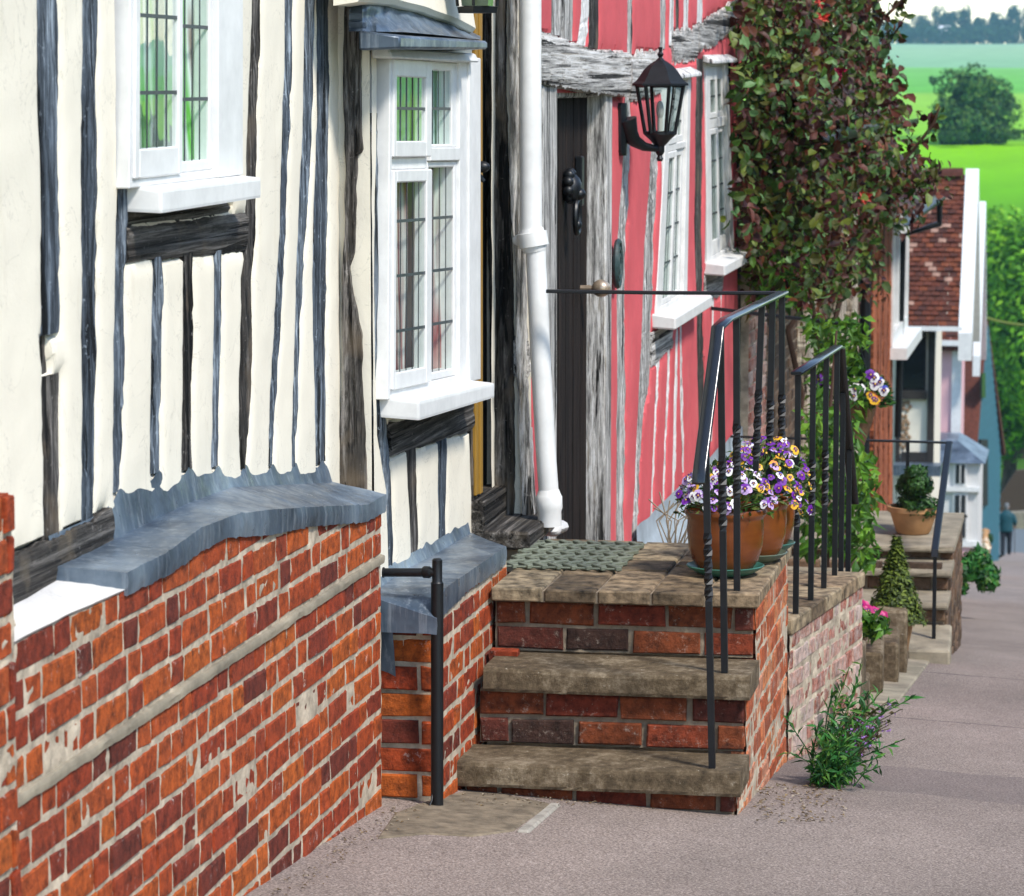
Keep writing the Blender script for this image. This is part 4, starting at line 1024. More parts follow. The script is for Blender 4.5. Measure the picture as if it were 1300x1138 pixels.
# lower landing of the pink house and its handrail
LL = thing('low_landing', 'lower limewashed brick landing with stone edge beyond the near brick steps', 'steps', (-1.4, 11.5, -2.5))
xs2 = -.955; ZL = -1.87; YL0, YL1 = YB + .01, 12.15
xr2 = lambda y: -1.012 + (y - 11) * .15
mb = MB(); Ln = math.hypot(YL1 - YL0, .15 * (YL1 - YL0)); Ud = V((.15, 1, 0)).normalized(); Nd = V((1, -.15, 0)).normalized(); O2 = V((xr2(YL0), YL0, 0))
bricks(mb, O2, Ud, Nd, 0, Ln, -2.75, ZL - .06, None, lambda s: GZ(YL0 + s) - .05, .0765, .222, 'flemish', 0, 0, .003, .05, .015, .1, 51, .02)
mortar(mb, O2, Ud, Nd, 0, Ln, -2.8, ZL - .06, None, None, 1, -.003, .006)
mb.add([(xr2(YL0) - .02, YL0, -2.8), (xr2(YL1) - .02, YL1, -2.8), (-1.95, YL1, -2.8), (-1.95, YL0, -2.8), (xr2(YL0) - .02, YL0, ZL - .07), (xr2(YL1) - .02, YL1, ZL - .07), (-1.95, YL1, ZL - .07), (-1.95, YL0, ZL - .07)], [(3, 2, 1, 0), (4, 5, 6, 7), (0, 1, 5, 4), (1, 2, 6, 5), (2, 3, 7, 6), (3, 0, 4, 7)], 1)
mb.build('side_wall', [BR_WASH, MORT], LL)
mb = MB(); y = YL0
while y < YL1 - .02:
    yb = min(y + R.uniform(.2, .3), YL1)
    for x0_, x1_ in ((-1.95, -1.5), (-1.5, -1.18), (-1.18, None)):
        e = .004; dz = R.uniform(-.004, .003)
        xa0, xa1 = (x1_, x1_) if x1_ else (xr2(y) + .012, xr2(yb) + .012)
        mb.hexa([(x0_ + e, y + e, ZL - .06), (xa0 - e, y + e, ZL - .06), (xa1 - e, yb - e, ZL - .06), (x0_ + e, yb - e, ZL - .06), (x0_ + e, y + e, ZL + dz), (xa0 - e, y + e, ZL + dz), (xa1 - e, yb - e, ZL + dz), (x0_ + e, yb - e, ZL + dz)])
    y = yb
mb.build('landing_paving', PAVER, LL, False, .006)
mb = MB()
for k in range(3):
    y0_ = YL1 + .26 * k; mb.box(-1.9, xr2(YL1) - .02, y0_, y0_ + .25, -2.9, ZL - .18 * (k + 1))
mb.build('tread', STONE, LL, False, .008)
HR2 = thing('handrail', 'black iron handrail beyond the pansy pots that falls away down the street', 'handrail', (-.98, 11.5, -1.87))
rx2 = lambda y: -1.0 + (y - 11) * .055
q0 = V((rx2(10.98), 10.98, onY(998, 474, 10.98).z)); q1 = V((rx2(12.1), 12.1, onY(1057, 439, 12.1).z)); q2 = V((-.93, 12.75, onY(1081, 622, 12.75).z)); q3 = V((-.925, 12.77, onY(1085, 640, 12.77).z))
pts = [q0, lerp(q0, q1, .5), lerp(q0, q1, .95), q1 + V((0, .03, -.012)), lerp(q1, q2, .15), lerp(q1, q2, .6), q2, q3]
mb = MB(); sweep(mb, pts, [(1, 0, 0)] * len(pts), .042, .014); mb.build('rail', IRON_G, HR2, True, .002)
for u, y, zf in ((1012, 11.12, ZL), (1031, 11.42, ZL), (1047.5, 11.72, ZL), (1061, 12.02, ZL), (1069, 12.3, ZL - .19), (1078, 12.56, ZL - .37)):
    x = onY(u, 600, y).x
    baluster(HR2, V((x, y, zf - .01)), V((x, y, interp([(p.y, p.z) for p in pts], y) - .004)), .0105, y < 11.9, (.36, .6))
# short pipe rail in front of the plinth
PR = thing('pipe_rail', 'short black pipe rail standing on the pavement before the brick plinth', 'pipe rail', (-1.87, 9.02, -2.16))
mb = MB(); f_ = onY(555, 1027, 9.02); p1 = onY(555, 740, 9.02); p2 = onY(555, 711, 9.02); pe = onY(486, 727, 9.02); pm_ = onY(555, 727, 9.02)
mb.tube([f_ + V((0, 0, -.03)), p1], .019, 16); mb.tube([p1 - V((0, 0, .0)), p1 + V((0, 0, .005)), p2, p2 + V((0, 0, .004))], [.0185, .0155, .0155, .011], 16)
mb.build('post', IRON, PR, True)
mb = MB(); mb.tube([pe, pm_], .013, 14); mb.tube([pm_ + V((-.045, 0, 0)), pm_ + V((-.04, 0, 0)), pm_ + V((-.022, 0, 0)), pm_ + V((-.018, 0, 0))], [.014, .018, .018, .014], 14); mb.tube([pe, pe + V((.004, 0, 0))], .016, 14); mb.build('arm', IRON, PR, True)
mb = MB(); c0 = onY(545, 1022, 9.02); mb.tube([c0 + V((.01, 0, .05)), c0 + V((.012, -.02, .02)), c0 + V((0, -.04, -.02)), c0 + V((-.03, -.08, -.035))], .003, 6); tag(mb.build('cable_end', IRON, None, True), 'stub of black cable curling out of the pavement by the pipe rail', 'cable')
# flags in front of the steps
mb = MB(); r0 = [onZ(592, 1012, -2.15), onZ(640, 1010, -2.16), onZ(700, 1020, -2.18), onZ(640, 1050, -2.16), onZ(530, 1046, -2.13)]
pz = [(-1.87, 8.98), (-1.46, 9.34), (-1.68, 8.9), (-1.84, 8.72)]
def on_g(u, v):
    p = onZ(u, v, -2.15)
    for _ in range(8): p = onZ(u, v, GZ(p.y, p.x))
    return p
FLAG_D = m_simple('grimy_flagstone', (.22, .175, .12), .9, .6, 16, .8, 90, .005)
def flat(name, pix, th, mat, label, cat, lift=.004):
    mb = MB(); pts = [on_g(u, v) + V((0, 0, lift)) for u, v in pix]; mb.prism([p - V((0, 0, th)) for p in pts], V((0, 0, th))); o = mb.build(name, mat, None, False, .006)
    return tag(o, label, cat)
flat('paving_flag', [(478, 1066), (492, 1046), (500, 1034), (540, 1019), (588, 1006), (640, 1010), (700, 1022), (676, 1038), (652, 1056), (600, 1063), (540, 1060)], .03, FLAG_D, 'worn flagstone bedded in the pavement at the foot of the pipe rail', 'flagstone', .005)
flat('stone_edging', [(655, 1057), (698, 1022), (712, 1023), (672, 1058)], .03, m_simple('white_edging', (.36, .33, .28), .85, .4, 20, .5), 'pale strip of stone edging set beside the worn flagstone before the steps', 'edging', .008)
# ------------------------------------------------------------------ brown brick house behind the climber
X3, Y30, Y31 = -1.97, YP1 + .03, 26.3
BH3 = thing('brick_house', 'brown brick house with pale oak posts behind the climbing rose', 'house', (X3, 21, -3.4))
ze3 = onX(1160, 146, -1.5).z
mb = MB()
bricks(mb, (X3, 0, 0), (0, 1, 0), (1, 0, 0), Y30, Y31, -4.3, ze3 + .1, seed=61, course=.078, jit=.006)
mb.box(X3 - .25, X3 - .008, Y30, Y31, -4.6, ze3 + .1, 1)
mb.build('wall', [BR_BROWN, MORT_D], BH3)
mb = MB(); bricks(mb, (X3 + .05, 0, 0), (0, 1, 0), (1, 0, 0), Y30, Y30 + .95, -3.6, ze3 - .4, seed=62, course=.078); mb.box(X3 - .02, X3 + .04, Y30, Y30 + .95, -3.6, ze3 - .4, 1); mb.build('painted_pier', [BR_WASH, MORT], BH3)
OAK = m_timber('pale_oak_post', (.08, .06, .04), (.36, .29, .21), (.6, .52, .42), SV, None, (.3, .42, .56))
for r_ in ([(120, 1022, 1034), (420, 1022, 1034), (760, 1024, 1036)], [(120, 1062, 1072), (720, 1062, 1072)], [(120, 1080, 1087), (720, 1080, 1087)]):
    Tim(X3 + .05, r_, 'v', .01, .02, OAK, 'oak_post').mesh(BH3)
house_shell(BH3, X3 - .1, -7.5, Y30, Y31, -4.8, ze3, BR_BROWN)
gable_roof(BH3, X3, -7.2, Y30, Y31, ze3 + .02, ze3 + 2.9, ROOFDK, .45)
def gutter(parent, x, y0, y1, z, r=.06, mat=IRON):
    mb = MB(); n = 10
    ring = [(math.cos(math.pi + math.pi * k / n) * r, math.sin(math.pi + math.pi * k / n) * r) for k in range(n + 1)] + [(math.cos(2 * math.pi - math.pi * k / n) * r * .85, math.sin(2 * math.pi - math.pi * k / n) * r * .85) for k in range(n + 1)]
    mb.loft([[V((x + a, y, z + b)) for a, b in ring] for y in (y0, y1)], True, True); return mb.build('gutter', mat, parent)
gutter(BH3, X3 + .5, Y30, Y31 + .05, ze3 - .02)
mb = MB(); q = onY(1111, 50, 25.8); mb.tube([(q.x, 25.8, ze3 - .2), (q.x, 25.8, ze3 + 1.6)], .03, 8); mb.tube([(q.x, 25.8, ze3 + .8), (q.x - .15, 25.9, ze3 + .8)], .02, 6); mb.build('vent_pipe', IRON, BH3, True)
# ------------------------------------------------------------------ house with red oxide boards
X4, Y40, Y41 = -1.96, Y31 + .06, 32.2
H4 = thing('timber_house', 'dark house with red oxide upright timbers and a white upper window', 'house', (X4, 29, -5))
ze4 = onX(1195, 240, -1.56).z
mb = MB(); bricks(mb, (X4, 0, 0), (0, 1, 0), (1, 0, 0), Y40, Y41, -5.3, ze4, seed=71, course=.08); mb.box(X4 - .2, X4 - .008, Y40, Y41, -5.6, ze4, 1); mb.build('wall', [BR_BROWN, MORT_D], H4)
for u0, u1 in ((1103, 1108.5), (1109.5, 1115), (1116, 1122), (1123, 1128)):
    Tim(X4 + .06, [(150, u0, u1), (480, u0 + 1, u1 + .5), (720, u0 + 2, u1 + 1)], 'v', .012, .04, ORANGEW, 'upright_board').mesh(H4)
mb = MB(); q = onX(1100, 300, X4 + .1); mb.tube([(q.x, q.y, ze4 - .3), (q.x, q.y, -4.6)], .05, 8); mb.build('downpipe', IRON, H4, True)
mb = MB(); ya, yb = yX(1134, -1.84), yX(1153, -1.84); za, zb_ = onX(1140, 232, -1.84).z, onX(1140, 432, -1.84).z
mb.box(-1.95, -1.84, ya, ya + .12, zb_, za); mb.box(-1.95, -1.84, yb - .12, yb, zb_, za); mb.box(-1.95, -1.84, ya + .12, yb - .12, zb_, zb_ + .12); mb.box(-1.95, -1.84, ya + .12, yb - .12, za - .12, za); mb.box(-1.95, -1.86, (ya + yb) / 2 - .04, (ya + yb) / 2 + .04, zb_ + .12, za - .12)
fr = mb.build('window', WHITE, H4)
mb = MB(); mb.box(-1.93, -1.92, ya + .12, yb - .12, zb_ + .12, za - .12); mb.build('pane', m_simple('dark_pane', (.02, .025, .03), .1, .2, 3, 0, 60, .004, 0, .6), fr)
mb = MB(); mb.box(-1.95, -1.70, ya - .05, yb + .1, zb_ - .12, zb_ - .01); mb.build('sill', WHITE, fr)
house_shell(H4, X4 - .1, -7.5, Y40, Y41, -6, ze4, BR_BROWN)
gable_roof(H4, X4, -7.2, Y40, Y41, ze4 + .02, ze4 + 3, ROOFDK, .42)
gutter(H4, X4 + .46, Y40, Y41 + .05, ze4 - .02, .06)
mb = MB(); g0 = V((X4 + .46, Y41 - .1, ze4 - .06)); mb.tube([g0, g0 + V((0, 0, -.24)), g0 + V((-.36, -.1, -.36)), g0 + V((-.38, -.12, -2.4))], .035, 8); mb.build('downpipe', IRON, H4, True)
# ------------------------------------------------------------------ tiled cross wing house
H5 = thing('tiled_house', 'old house with a steep rusty tiled roof, white bargeboard and a patterned cream panel', 'house', (-3.5, 48, -7.7))
Ye, Yr, Yb = 46.0, 47.6, 49.2
pe = onY(1217, 415, Ye); pr = onY(1217, 221, Yr)
ze, zr, xr5 = pe.z, pr.z, pe.x
def wing_roof(parent, x0, x1, ye, yr, yb, ze, zr, mat, tw=.17, th=.12):
    mb = MB()
    for s_, yE in ((1, ye), (-1, yb)):
        L_ = math.hypot(yr - yE, zr - ze); dv = V((0, yr - yE, zr - ze)) / L_; nv = V((0, -s_ * (zr - ze), abs(yr - yE))).normalized(); n = int(L_ / th)
        for i in range(n):
            m_ = int((x1 - x0) / tw)
            for k in range(m_ + 1):
                xa = x0 + (k - (.5 if i % 2 else 0)) * tw; xb = min(xa + tw - .008, x1); xa = max(xa, x0)
                if xb - xa < .02: continue
                p = V((0, yE, ze)) + dv * (i * th); q = p + dv * min(th * 1.4, L_ - i * th); l = R.uniform(.012, .035)
                mb.hexa([p + V((xa, 0, 0)), p + V((xb, 0, 0)), q + V((xb, 0, 0)), q + V((xa, 0, 0)), p + nv * (.015 + l) + V((xa, 0, 0)), p + nv * (.015 + l) + V((xb, 0, 0)), q + nv * .012 + V((xb, 0, 0)), q + nv * .012 + V((xa, 0, 0))])
    for k in range(int((x1 - x0) / .33)):
        xa = x0 + k * .33; mb.loft([[V((x, yr + .13 * math.cos(q), zr - .03 + .12 * math.sin(q))) for q in [math.pi * j / 6 for j in range(7)]] for x in (xa, xa + .32)], True, True)
    return mb.build('roof', mat, parent, False, 0, False)
wing_roof(H5, -5.5, xr5, Ye, Yr, Yb, ze, zr, TILE, .12, .085)
def barge(parent, x0, x1, ye, yr, yb, ze, zr, mat, lo=-.16, hi=.12):
    mb = MB()
    sh = lambda y, z, d: (y, z + d)
    e = (zr - ze) / (yr - ye) * .12
    ring = [(ye - .12, ze - e + lo), (ye - .12, ze - e + hi), (yr, zr + hi), (yb + .12, ze - e + hi), (yb + .12, ze - e + lo), (yr, zr + lo - .05)]
    a = [V((x0, y, z)) for y, z in ring]; b = [V((x1, y, z)) for y, z in ring]
    n = len(ring); mb.add(a + b, [[0, 1, 2, 5], [5, 2, 3, 4], [6 + 5, 6 + 2, 6 + 1, 6 + 0], [6 + 4, 6 + 3, 6 + 2, 6 + 5]] + [[i, (i + 1) % n, n + (i + 1) % n, n + i] for i in range(n)])
    return mb.build('bargeboard', mat, parent)
barge(H5, xr5 + .003, xr5 + .2, Ye, Yr, Yb, ze, zr, WHITE, -.32, .08)
zb5 = -8.3; yw = Ye + .35
xw0, xw1 = onY(1140, 450, yw).x, onY(1187, 450, yw).x
DKT = m_simple('tarred_timber', (.03, .026, .024), .75, .4, 10, .3, 30)
mb = MB(); mb.box(-7, xw1 - .02, yw, Yb - .3, zb5, ze + .03); mb.add([(xr5 - .25, yw, ze), (xr5 - .25, Yb - .3, ze), (xr5 - .25, Yr, zr - .1), (xw1 - .4, yw, ze), (xw1 - .4, Yb - .3, ze), (xw1 - .4, Yr, zr - .1)], [(0, 1, 2), (5, 4, 3), (0, 3, 4, 1), (1, 4, 5, 2), (2, 5, 3, 0)]); mb.build('wall', PL_CREAM, H5)
def yb_(parent, name, mat, u0, u1, v0, v1, y0, y1, bev=0):
    a, b = onY(u0, v1, y0), onY(u1, v0, y0); mb = MB(); mb.box(a.x, b.x, y0, y1, a.z, b.z); return mb.build(name, mat, parent, False, bev)
for u0, u1, v0, v1 in ((1136, 1144, 420, 600), (1176, 1187.5, 418, 600), (1144, 1176, 497, 507), (1144, 1176, 418, 426), (1144, 1176, 575, 590), (1150, 1162, 590, 640)):
    yb_(H5, 'timber', DKT, u0, u1, v0, v1, yw - .08, yw - .004)
fr = yb_(H5, 'window', DKT, 1144, 1176, 427, 496, yw - .03, yw - .004)
yb_(fr and H5, 'window', m_simple('dark_lattice_glass', (.012, .015, .02), .12, .3, 8, 0, 60, .004, 0, .6), 1147, 1174, 430, 493, yw - .045, yw - .034)
yb_(H5, 'eaves_board', WHITE, 1150, 1222, 415.5, 420, Ye - .1, Ye - .02)
mb = MB()
for (u, v) in ((1151, 516), (1147, 533), (1149, 540), (1146, 549), (1150, 556), (1147, 563)):
    c0 = onY(u, v, yw - .012)
    for k in range(5):
        q = 1.256 * k + u; mb.ell(c0 + V((.05 * math.cos(q), 0, .06 * math.sin(q))), .03, .012, .035, 4)
o = mb.build('pargeting', m_simple('brown_pargeting', (.30, .2, .12), .8), H5); o['kind'] = 'stuff'
for u0, u1, v0, v1, m_ in ((1134, 1194, 592, 604, LEAD),):
    yb_(H5, 'jetty_lead', m_, u0, u1, v0, v1, yw - .5, yw - .09)
# ------------------------------------------------------------------ pink rendered cottage
H6 = thing('pink_cottage', 'pale pink rendered cottage with white corner boards below the tiled house', 'house', (-3.6, 65, -10))
y6 = 63.6; ze6 = onY(1225, 446, y6 - .3).z; zr6 = onY(1240, 262, y6 + 1.5).z; xr6 = onY(1236, 400, y6 - .3).x
wing_roof(H6, -6, xr6, y6 - .3, y6 + 1.5, y6 + 3.3, ze6, zr6, TILE, .2, .16)
barge(H6, xr6 + .003, xr6 + .15, y6 - .3, y6 + 1.5, y6 + 3.3, ze6, zr6, WHITE, -.3, .1)
a = onY(1188, 600, y6); b = onY(1221, 440, y6); zg = -10.6
mb = MB(); mb.box(-7, b.x - .05, y6, y6 + 3, zg, ze6 + .05); mb.build('wall', PINKP, H6)
mb = MB(); q = onY(1208, 500, y6).x; mb.box(q, b.x, y6 - .05, y6 + .2, zg, ze6 + .02); mb.build('corner_board', WHITE, H6)
yb_(H6, 'eaves_board', WHITE, 1186, 1224, 433, 439, y6 - .4, y6 - .32)
yb_(H6, 'canopy', PL_WHITE, 1186, 1216, 606, 640, y6 - .4, y6 - .06)
yb_(H6, 'canopy_lead', LEAD, 1185, 1219, 597, 606, y6 - .5, y6 - .02)
# ------------------------------------------------------------------ white bay fronted house
H7 = thing('white_house', 'white painted bay fronted house with a slate hip roof at the foot of the row', 'house', (-3, 61.5, -9.6))
y7 = 61.0; a = onY(1198, 716, y7); b = onY(1243, 588, y7)
mb = MB(); mb.box(-4.2, b.x, y7, y7 + 2.3, -10.2, b.z); mb.build('wall', PL_WHITE, H7)
mb = MB(); e = .12; zt7 = onY(1226, 566, y7).z; mb.add([(-4.2, y7 - e, b.z), (b.x + e, y7 - e, b.z), (b.x + e, y7 + 2.3, b.z), (-4.2, y7 + 2.3, b.z), (-4.2, y7 + .9, zt7), (b.x - .45, y7 + .9, zt7), (b.x - .45, y7 + 2.3, zt7), (-4.2, y7 + 2.3, zt7)], [(3, 2, 1, 0), (0, 1, 5, 4), (1, 2, 6, 5), (4, 5, 6, 7), (2, 3, 7, 6), (3, 0, 4, 7)]); mb.build('roof', LEAD, H7)
DP_ = m_simple('dark_window_pane', (.03, .035, .04), .12, .4, 2, 0, 60, .004, 0, .6)
for u0, u1, v0, v1 in ((1213, 1225, 590, 614), (1212, 1226, 629, 654), (1212, 1226, 657, 683)):
    fr = yb_(H7, 'window', WHITE, u0 - 2.5, u1 + 2.5, v0 - 3, v1 + 3, y7 - .06, y7 - .004)
    yb_(fr, 'pane', DP_, u0, u1, v0, v1, y7 - .08, y7 - .062)
    yb_(fr, 'glazing_bar', WHITE, (u0 + u1) / 2 - .8, (u0 + u1) / 2 + .8, v0, v1, y7 - .095, y7 - .082)
yb_(H7, 'string_course', WHITE, 1196, 1244, 619, 624, y7 - .1, y7 - .003)
yb_(H7, 'string_course', WHITE, 1196, 1244, 688, 694, y7 - .1, y7 - .003)
yb_(H7, 'plinth', PINKP, 1196, 1243.5, 695, 722, y7 - .05, y7 - .003)
# ------------------------------------------------------------------ teal weatherboarded barn
H8 = thing('teal_barn', 'teal weatherboarded gabled barn beside the green trees', 'barn', (-3, 92, -14))
P0, P1 = onY(1236, 600, 88.0), onY(1269, 600, 94.5); ap = onY(1249, 412, 90.7)
zl, zrr = onY(1236, 600, 88).z, onY(1268, 575, 94.5).z; zb8 = -15.2
bk = V((-6, .8, 0))
mb = MB(); nb = 34
fr_ = [V((P0.x, P0.y, 0)), V((P1.x, P1.y, 0))]
def gable_w(z):   # extents along the front at height z (0..1)
    ta = (ap.y - P0.y) / (P1.y - P0.y)
    if z <= zl: l = 0
    else: l = ta * (z - zl) / (ap.z - zl)
    r_ = 1 if z <= zrr else 1 - (1 - ta) * (z - zrr) / (ap.z - zrr)
    return l, r_
nrm = V((P1.y - P0.y, -(P1.x - P0.x), 0)).normalized()
for i in range(nb):
    z0, z1 = lerp(zb8, ap.z, i / nb), lerp(zb8, ap.z, (i + 1) / nb); l0, r0_ = gable_w(z0); l1, r1_ = gable_w(min(z1, ap.z - .02))
    A_ = lerp(fr_[0], fr_[1], l0); B_ = lerp(fr_[0], fr_[1], r0_); C_ = lerp(fr_[0], fr_[1], r1_); D_ = lerp(fr_[0], fr_[1], l1)
    mb.hexa([A_ + V((0, 0, z0)) - nrm * .05, B_ + V((0, 0, z0)) - nrm * .05, B_ + V((0, 0, z0)) + nrm * .04, A_ + V((0, 0, z0)) + nrm * .04, D_ + V((0, 0, z1)) - nrm * .05, C_ + V((0, 0, z1)) - nrm * .05, C_ + V((0, 0, z1)) + nrm * .015, D_ + V((0, 0, z1)) + nrm * .015])
A_, B_ = fr_
mb.add([A_ + V((0, 0, zb8)), A_ + V((0, 0, zl)), A_ + bk + V((0, 0, zl)), A_ + bk + V((0, 0, zb8))], [(0, 1, 2, 3)])
mb.build('wall', TEALB, H8)
mb = MB(); d3 = .1
mb.hexa([A_ + nrm * .1 + V((-.05, -.1, zl - .1)), V((ap.x, ap.y, ap.z)) + nrm * .1, V((ap.x, ap.y, ap.z)) + bk, A_ + bk + V((-.05, -.1, zl - .1))] + [q + V((-.02, -.03, .12)) for q in (A_ + nrm * .1 + V((-.05, -.1, zl - .1)), V((ap.x, ap.y, ap.z)) + nrm * .1, V((ap.x, ap.y, ap.z)) + bk, A_ + bk + V((-.05, -.1, zl - .1)))])
mb.hexa([B_ + nrm * .1 + V((.05, .1, zrr - .1)), V((ap.x, ap.y, ap.z)) + nrm * .1, V((ap.x, ap.y, ap.z)) + bk, B_ + bk + V((.05, .1, zrr - .1))] + [q + V((.02, .03, .12)) for q in (B_ + nrm * .1 + V((.05, .1, zrr - .1)), V((ap.x, ap.y, ap.z)) + nrm * .1, V((ap.x, ap.y, ap.z)) + bk, B_ + bk + V((.05, .1, zrr - .1)))])
mb.build('roof', TILE, H8)
def on_front(u, v):
    n_ = nrm; d_ = ray(u, v); t_ = (A_ + nrm * .05).dot(n_) / d_.dot(n_); return d_ * t_
def fpatch(name, mat, u0, u1, v0, v1, parent=H8):
    mb = MB(); mb.prism([on_front(u0, v1), on_front(u1, v1), on_front(u1, v0), on_front(u0, v0)], nrm * .05); return mb.build(name, mat, parent)
fpatch('window', DP_, 1244.5, 1249, 474, 505); fpatch('barn_door', BLACKW, 1243, 1252, 558, 642)
# walls at the foot of the hill
def zwall(name, pts, y0, th, mat, label, cat):
    mb = MB(); rings = []
    for u, v in pts:
        p = onY(u, v, y0); g = interp(GT, y0) - .3; rings.append([V((p.x, y0, g)), V((p.x, y0, p.z)), V((p.x, y0 + th, p.z)), V((p.x, y0 + th, g))])
    mb.loft(rings, True, True); return tag(mb.build(name, mat, None), label, cat)
zwall('garden_wall', [(1258, 646), (1268, 632), (1280, 612), (1290, 598), (1312, 596), (1380, 594)], 127, .4, BR_BROWN, 'brown garden wall rising to the right below the green trees', 'wall')
zwall('verge_wall', [(1267, 652), (1300, 650), (1400, 648)], 122.5, .4, FLAG, 'low pale stone wall beyond the road at the foot of the hill', 'wall')
mb = MB(); p0, p1 = onY(1246, 402, 91), onY(1420, 372, 80); mb.tube([lerp(p0, p1, k / 12) - V((0, 0, .5 * math.sin(math.pi * k / 12))) for k in range(13)], .035, 6)
tag(mb.build('overhead_cable', m_simple('yellowed_cable', (.30, .32, .02), .6), None, True), 'thin yellowish overhead cable running from the barn gable across the trees', 'cable')
mb = MB(); p0 = onY(1188, 43, 1383); p1 = onY(1206, 36, 1383); mb.box(p0.x, p1.x, 1383, 1391, p0.z - 1, p1.z - 1); mb.prism([V((p0.x, 1382.5, p1.z - 1)), V((p0.x, 1391.5, p1.z - 1)), V((p0.x, 1387, p1.z + 1.2))], V((p1.x - p0.x, 0, 0)))
tag(mb.build('farm_shed', WHITE, None), 'tiny white farm shed on the skyline among the blue trees', 'shed')
# ------------------------------------------------------------------ steps further down the street
def sl(mb, x0, x1, y0, y1, z0, z1): mb.box(x0, x1, y0, y1, z0, z1)
FS = thing('stone_steps', 'dark brick entrance steps with pale worn nosings and a landing holding a big clay pot', 'steps', (-1.2, 16.5, -2.9))
def lv(v, y): return onY(1150, v, y).z
ys_ = [15.75, 16.15, 16.5, 16.85]; zs_ = [lv(803, 15.75) , lv(764, 16.15), lv(723, 16.5), lv(692, 16.85)]
xr_ = onY(1204, 760, 16.2).x; xr0 = onY(1206, 820, 15.75).x
mb = MB(); x0_ = onY(1152, 820, 15.75).x; z_ = onY(1180, 826, 15.75).z
mb.hexa([(x0_, 15.75, -3.1), (xr0, 15.75, -3.1), (xr0 - .01, 16.2, -3.1), (x0_ - .1, 16.2, -3.1), (x0_, 15.75, z_), (xr0, 15.75, z_), (xr0 - .01, 16.2, z_ + .06), (x0_ - .1, 16.2, z_ + .06)]); mb.build('base_slab', FLAG, FS, False, .01)
for k in (1, 2, 3):
    y0_ = ys_[k]; y1_ = 18.2 if k == 3 else ys_[k + 1] + .05; zlow = -3.2 if k == 1 else zs_[k - 1]
    mb = MB(); slab(mb, -1.97, xr_, y0_ - .02, y1_, zs_[k] - .035, zs_[k], 20, .006, k); mb.build('tread', FLAG, FS)
    mb = MB(); bricks(mb, (0, y0_ + .03, 0), (1, 0, 0), (0, -1, 0), -1.97, xr_ - .01, zlow, zs_[k] - .035, seed=80 + k); mb.box(-1.97, xr_ - .02, y0_ + .045, y1_, zlow - (.2 if k > 1 else 0), zs_[k] - .037, 1); mb.build('riser', [BR_BROWN, MORT_D], FS)
mb = MB(); bricks(mb, (xr_ - .005, 0, 0), (0, 1, 0), (1, 0, 0), 16.2, 18.2, -3.4, zs_[3] - .06, lambda y: zs_[1] - .06 if y < ys_[2] else (zs_[2] - .06 if y < ys_[3] else zs_[3] - .06), seed=85); mb.build('side_wall', [BR_BROWN, MORT_D], FS)
HR3 = thing('handrail', 'slender blue black handrail at the dark brick steps further down the street', 'handrail', (xr_ - .08, 16.4, -2.8))
xh = xr_ - .06
mb = MB(); t0 = onY(1192, 562, 17.4); t1 = onY(1193, 700, 15.9)
c0 = V((xh, t0.y, t0.z)); c1 = V((xh, t1.y, t1.z)); sweep(mb, [c0, lerp(c0, c1, .3), lerp(c0, c1, .7), c1, c1 + V((0, -.01, -.03))], [(1, 0, 0)] * 5, .036, .02); mb.build('rail', IRON, HR3)
mb = MB(); w0 = V((-1.95, t0.y, t0.z + .01)); sweep(mb, [c0 + V((.02, .0, 0)), lerp(c0, w0, .5), w0], [(0, 1, 0)] * 3, .03, .012); mb.build('end_rail', IRON, HR3)
for u, y, z0_ in ((1193, 15.95, z_), (1152, 17.4, zs_[3])):
    x = xh if u > 1190 else onY(u, 600, y).x; baluster(HR3, V((x, y, z0_)), V((x, y, c1.z if y < 16.5 else c0.z)), .010, False)
# three stepping blocks of stone and their flag
SB = thing('stepping_blocks', 'three weathered stone blocks stepping down to the pavement beside the whitewashed brick', 'steps', (-1.2, 13.9, -2.7))
for (u0, u1, v0, v1, y0_, dp) in ((1108, 1152, 776, 830, 14.9, .55), (1112, 1141, 817, 852, 14.35, .42), (1090, 1121, 830, 874, 13.75, .4)):
    a_, b_ = onY(u0, v1, y0_), onY(u1, v0, y0_); mb = MB(); mb.hexa([(a_.x, y0_, a_.z - .1), (b_.x, y0_, a_.z - .1), (b_.x - .02, y0_ + dp, a_.z - .1), (a_.x, y0_ + dp, a_.z - .1), (a_.x, y0_, b_.z), (b_.x, y0_, b_.z), (b_.x - .02, y0_ + dp, b_.z + .01), (a_.x, y0_ + dp, b_.z + .01)]); mb.build('block', STONE, SB, False, .012)
flat('paving_flag', [(1097, 893), (1139, 895), (1183, 838), (1112, 834)], .03, FLAG, 'long pale flagstone bordering the pavement beside the stepping blocks', 'flagstone', .012)
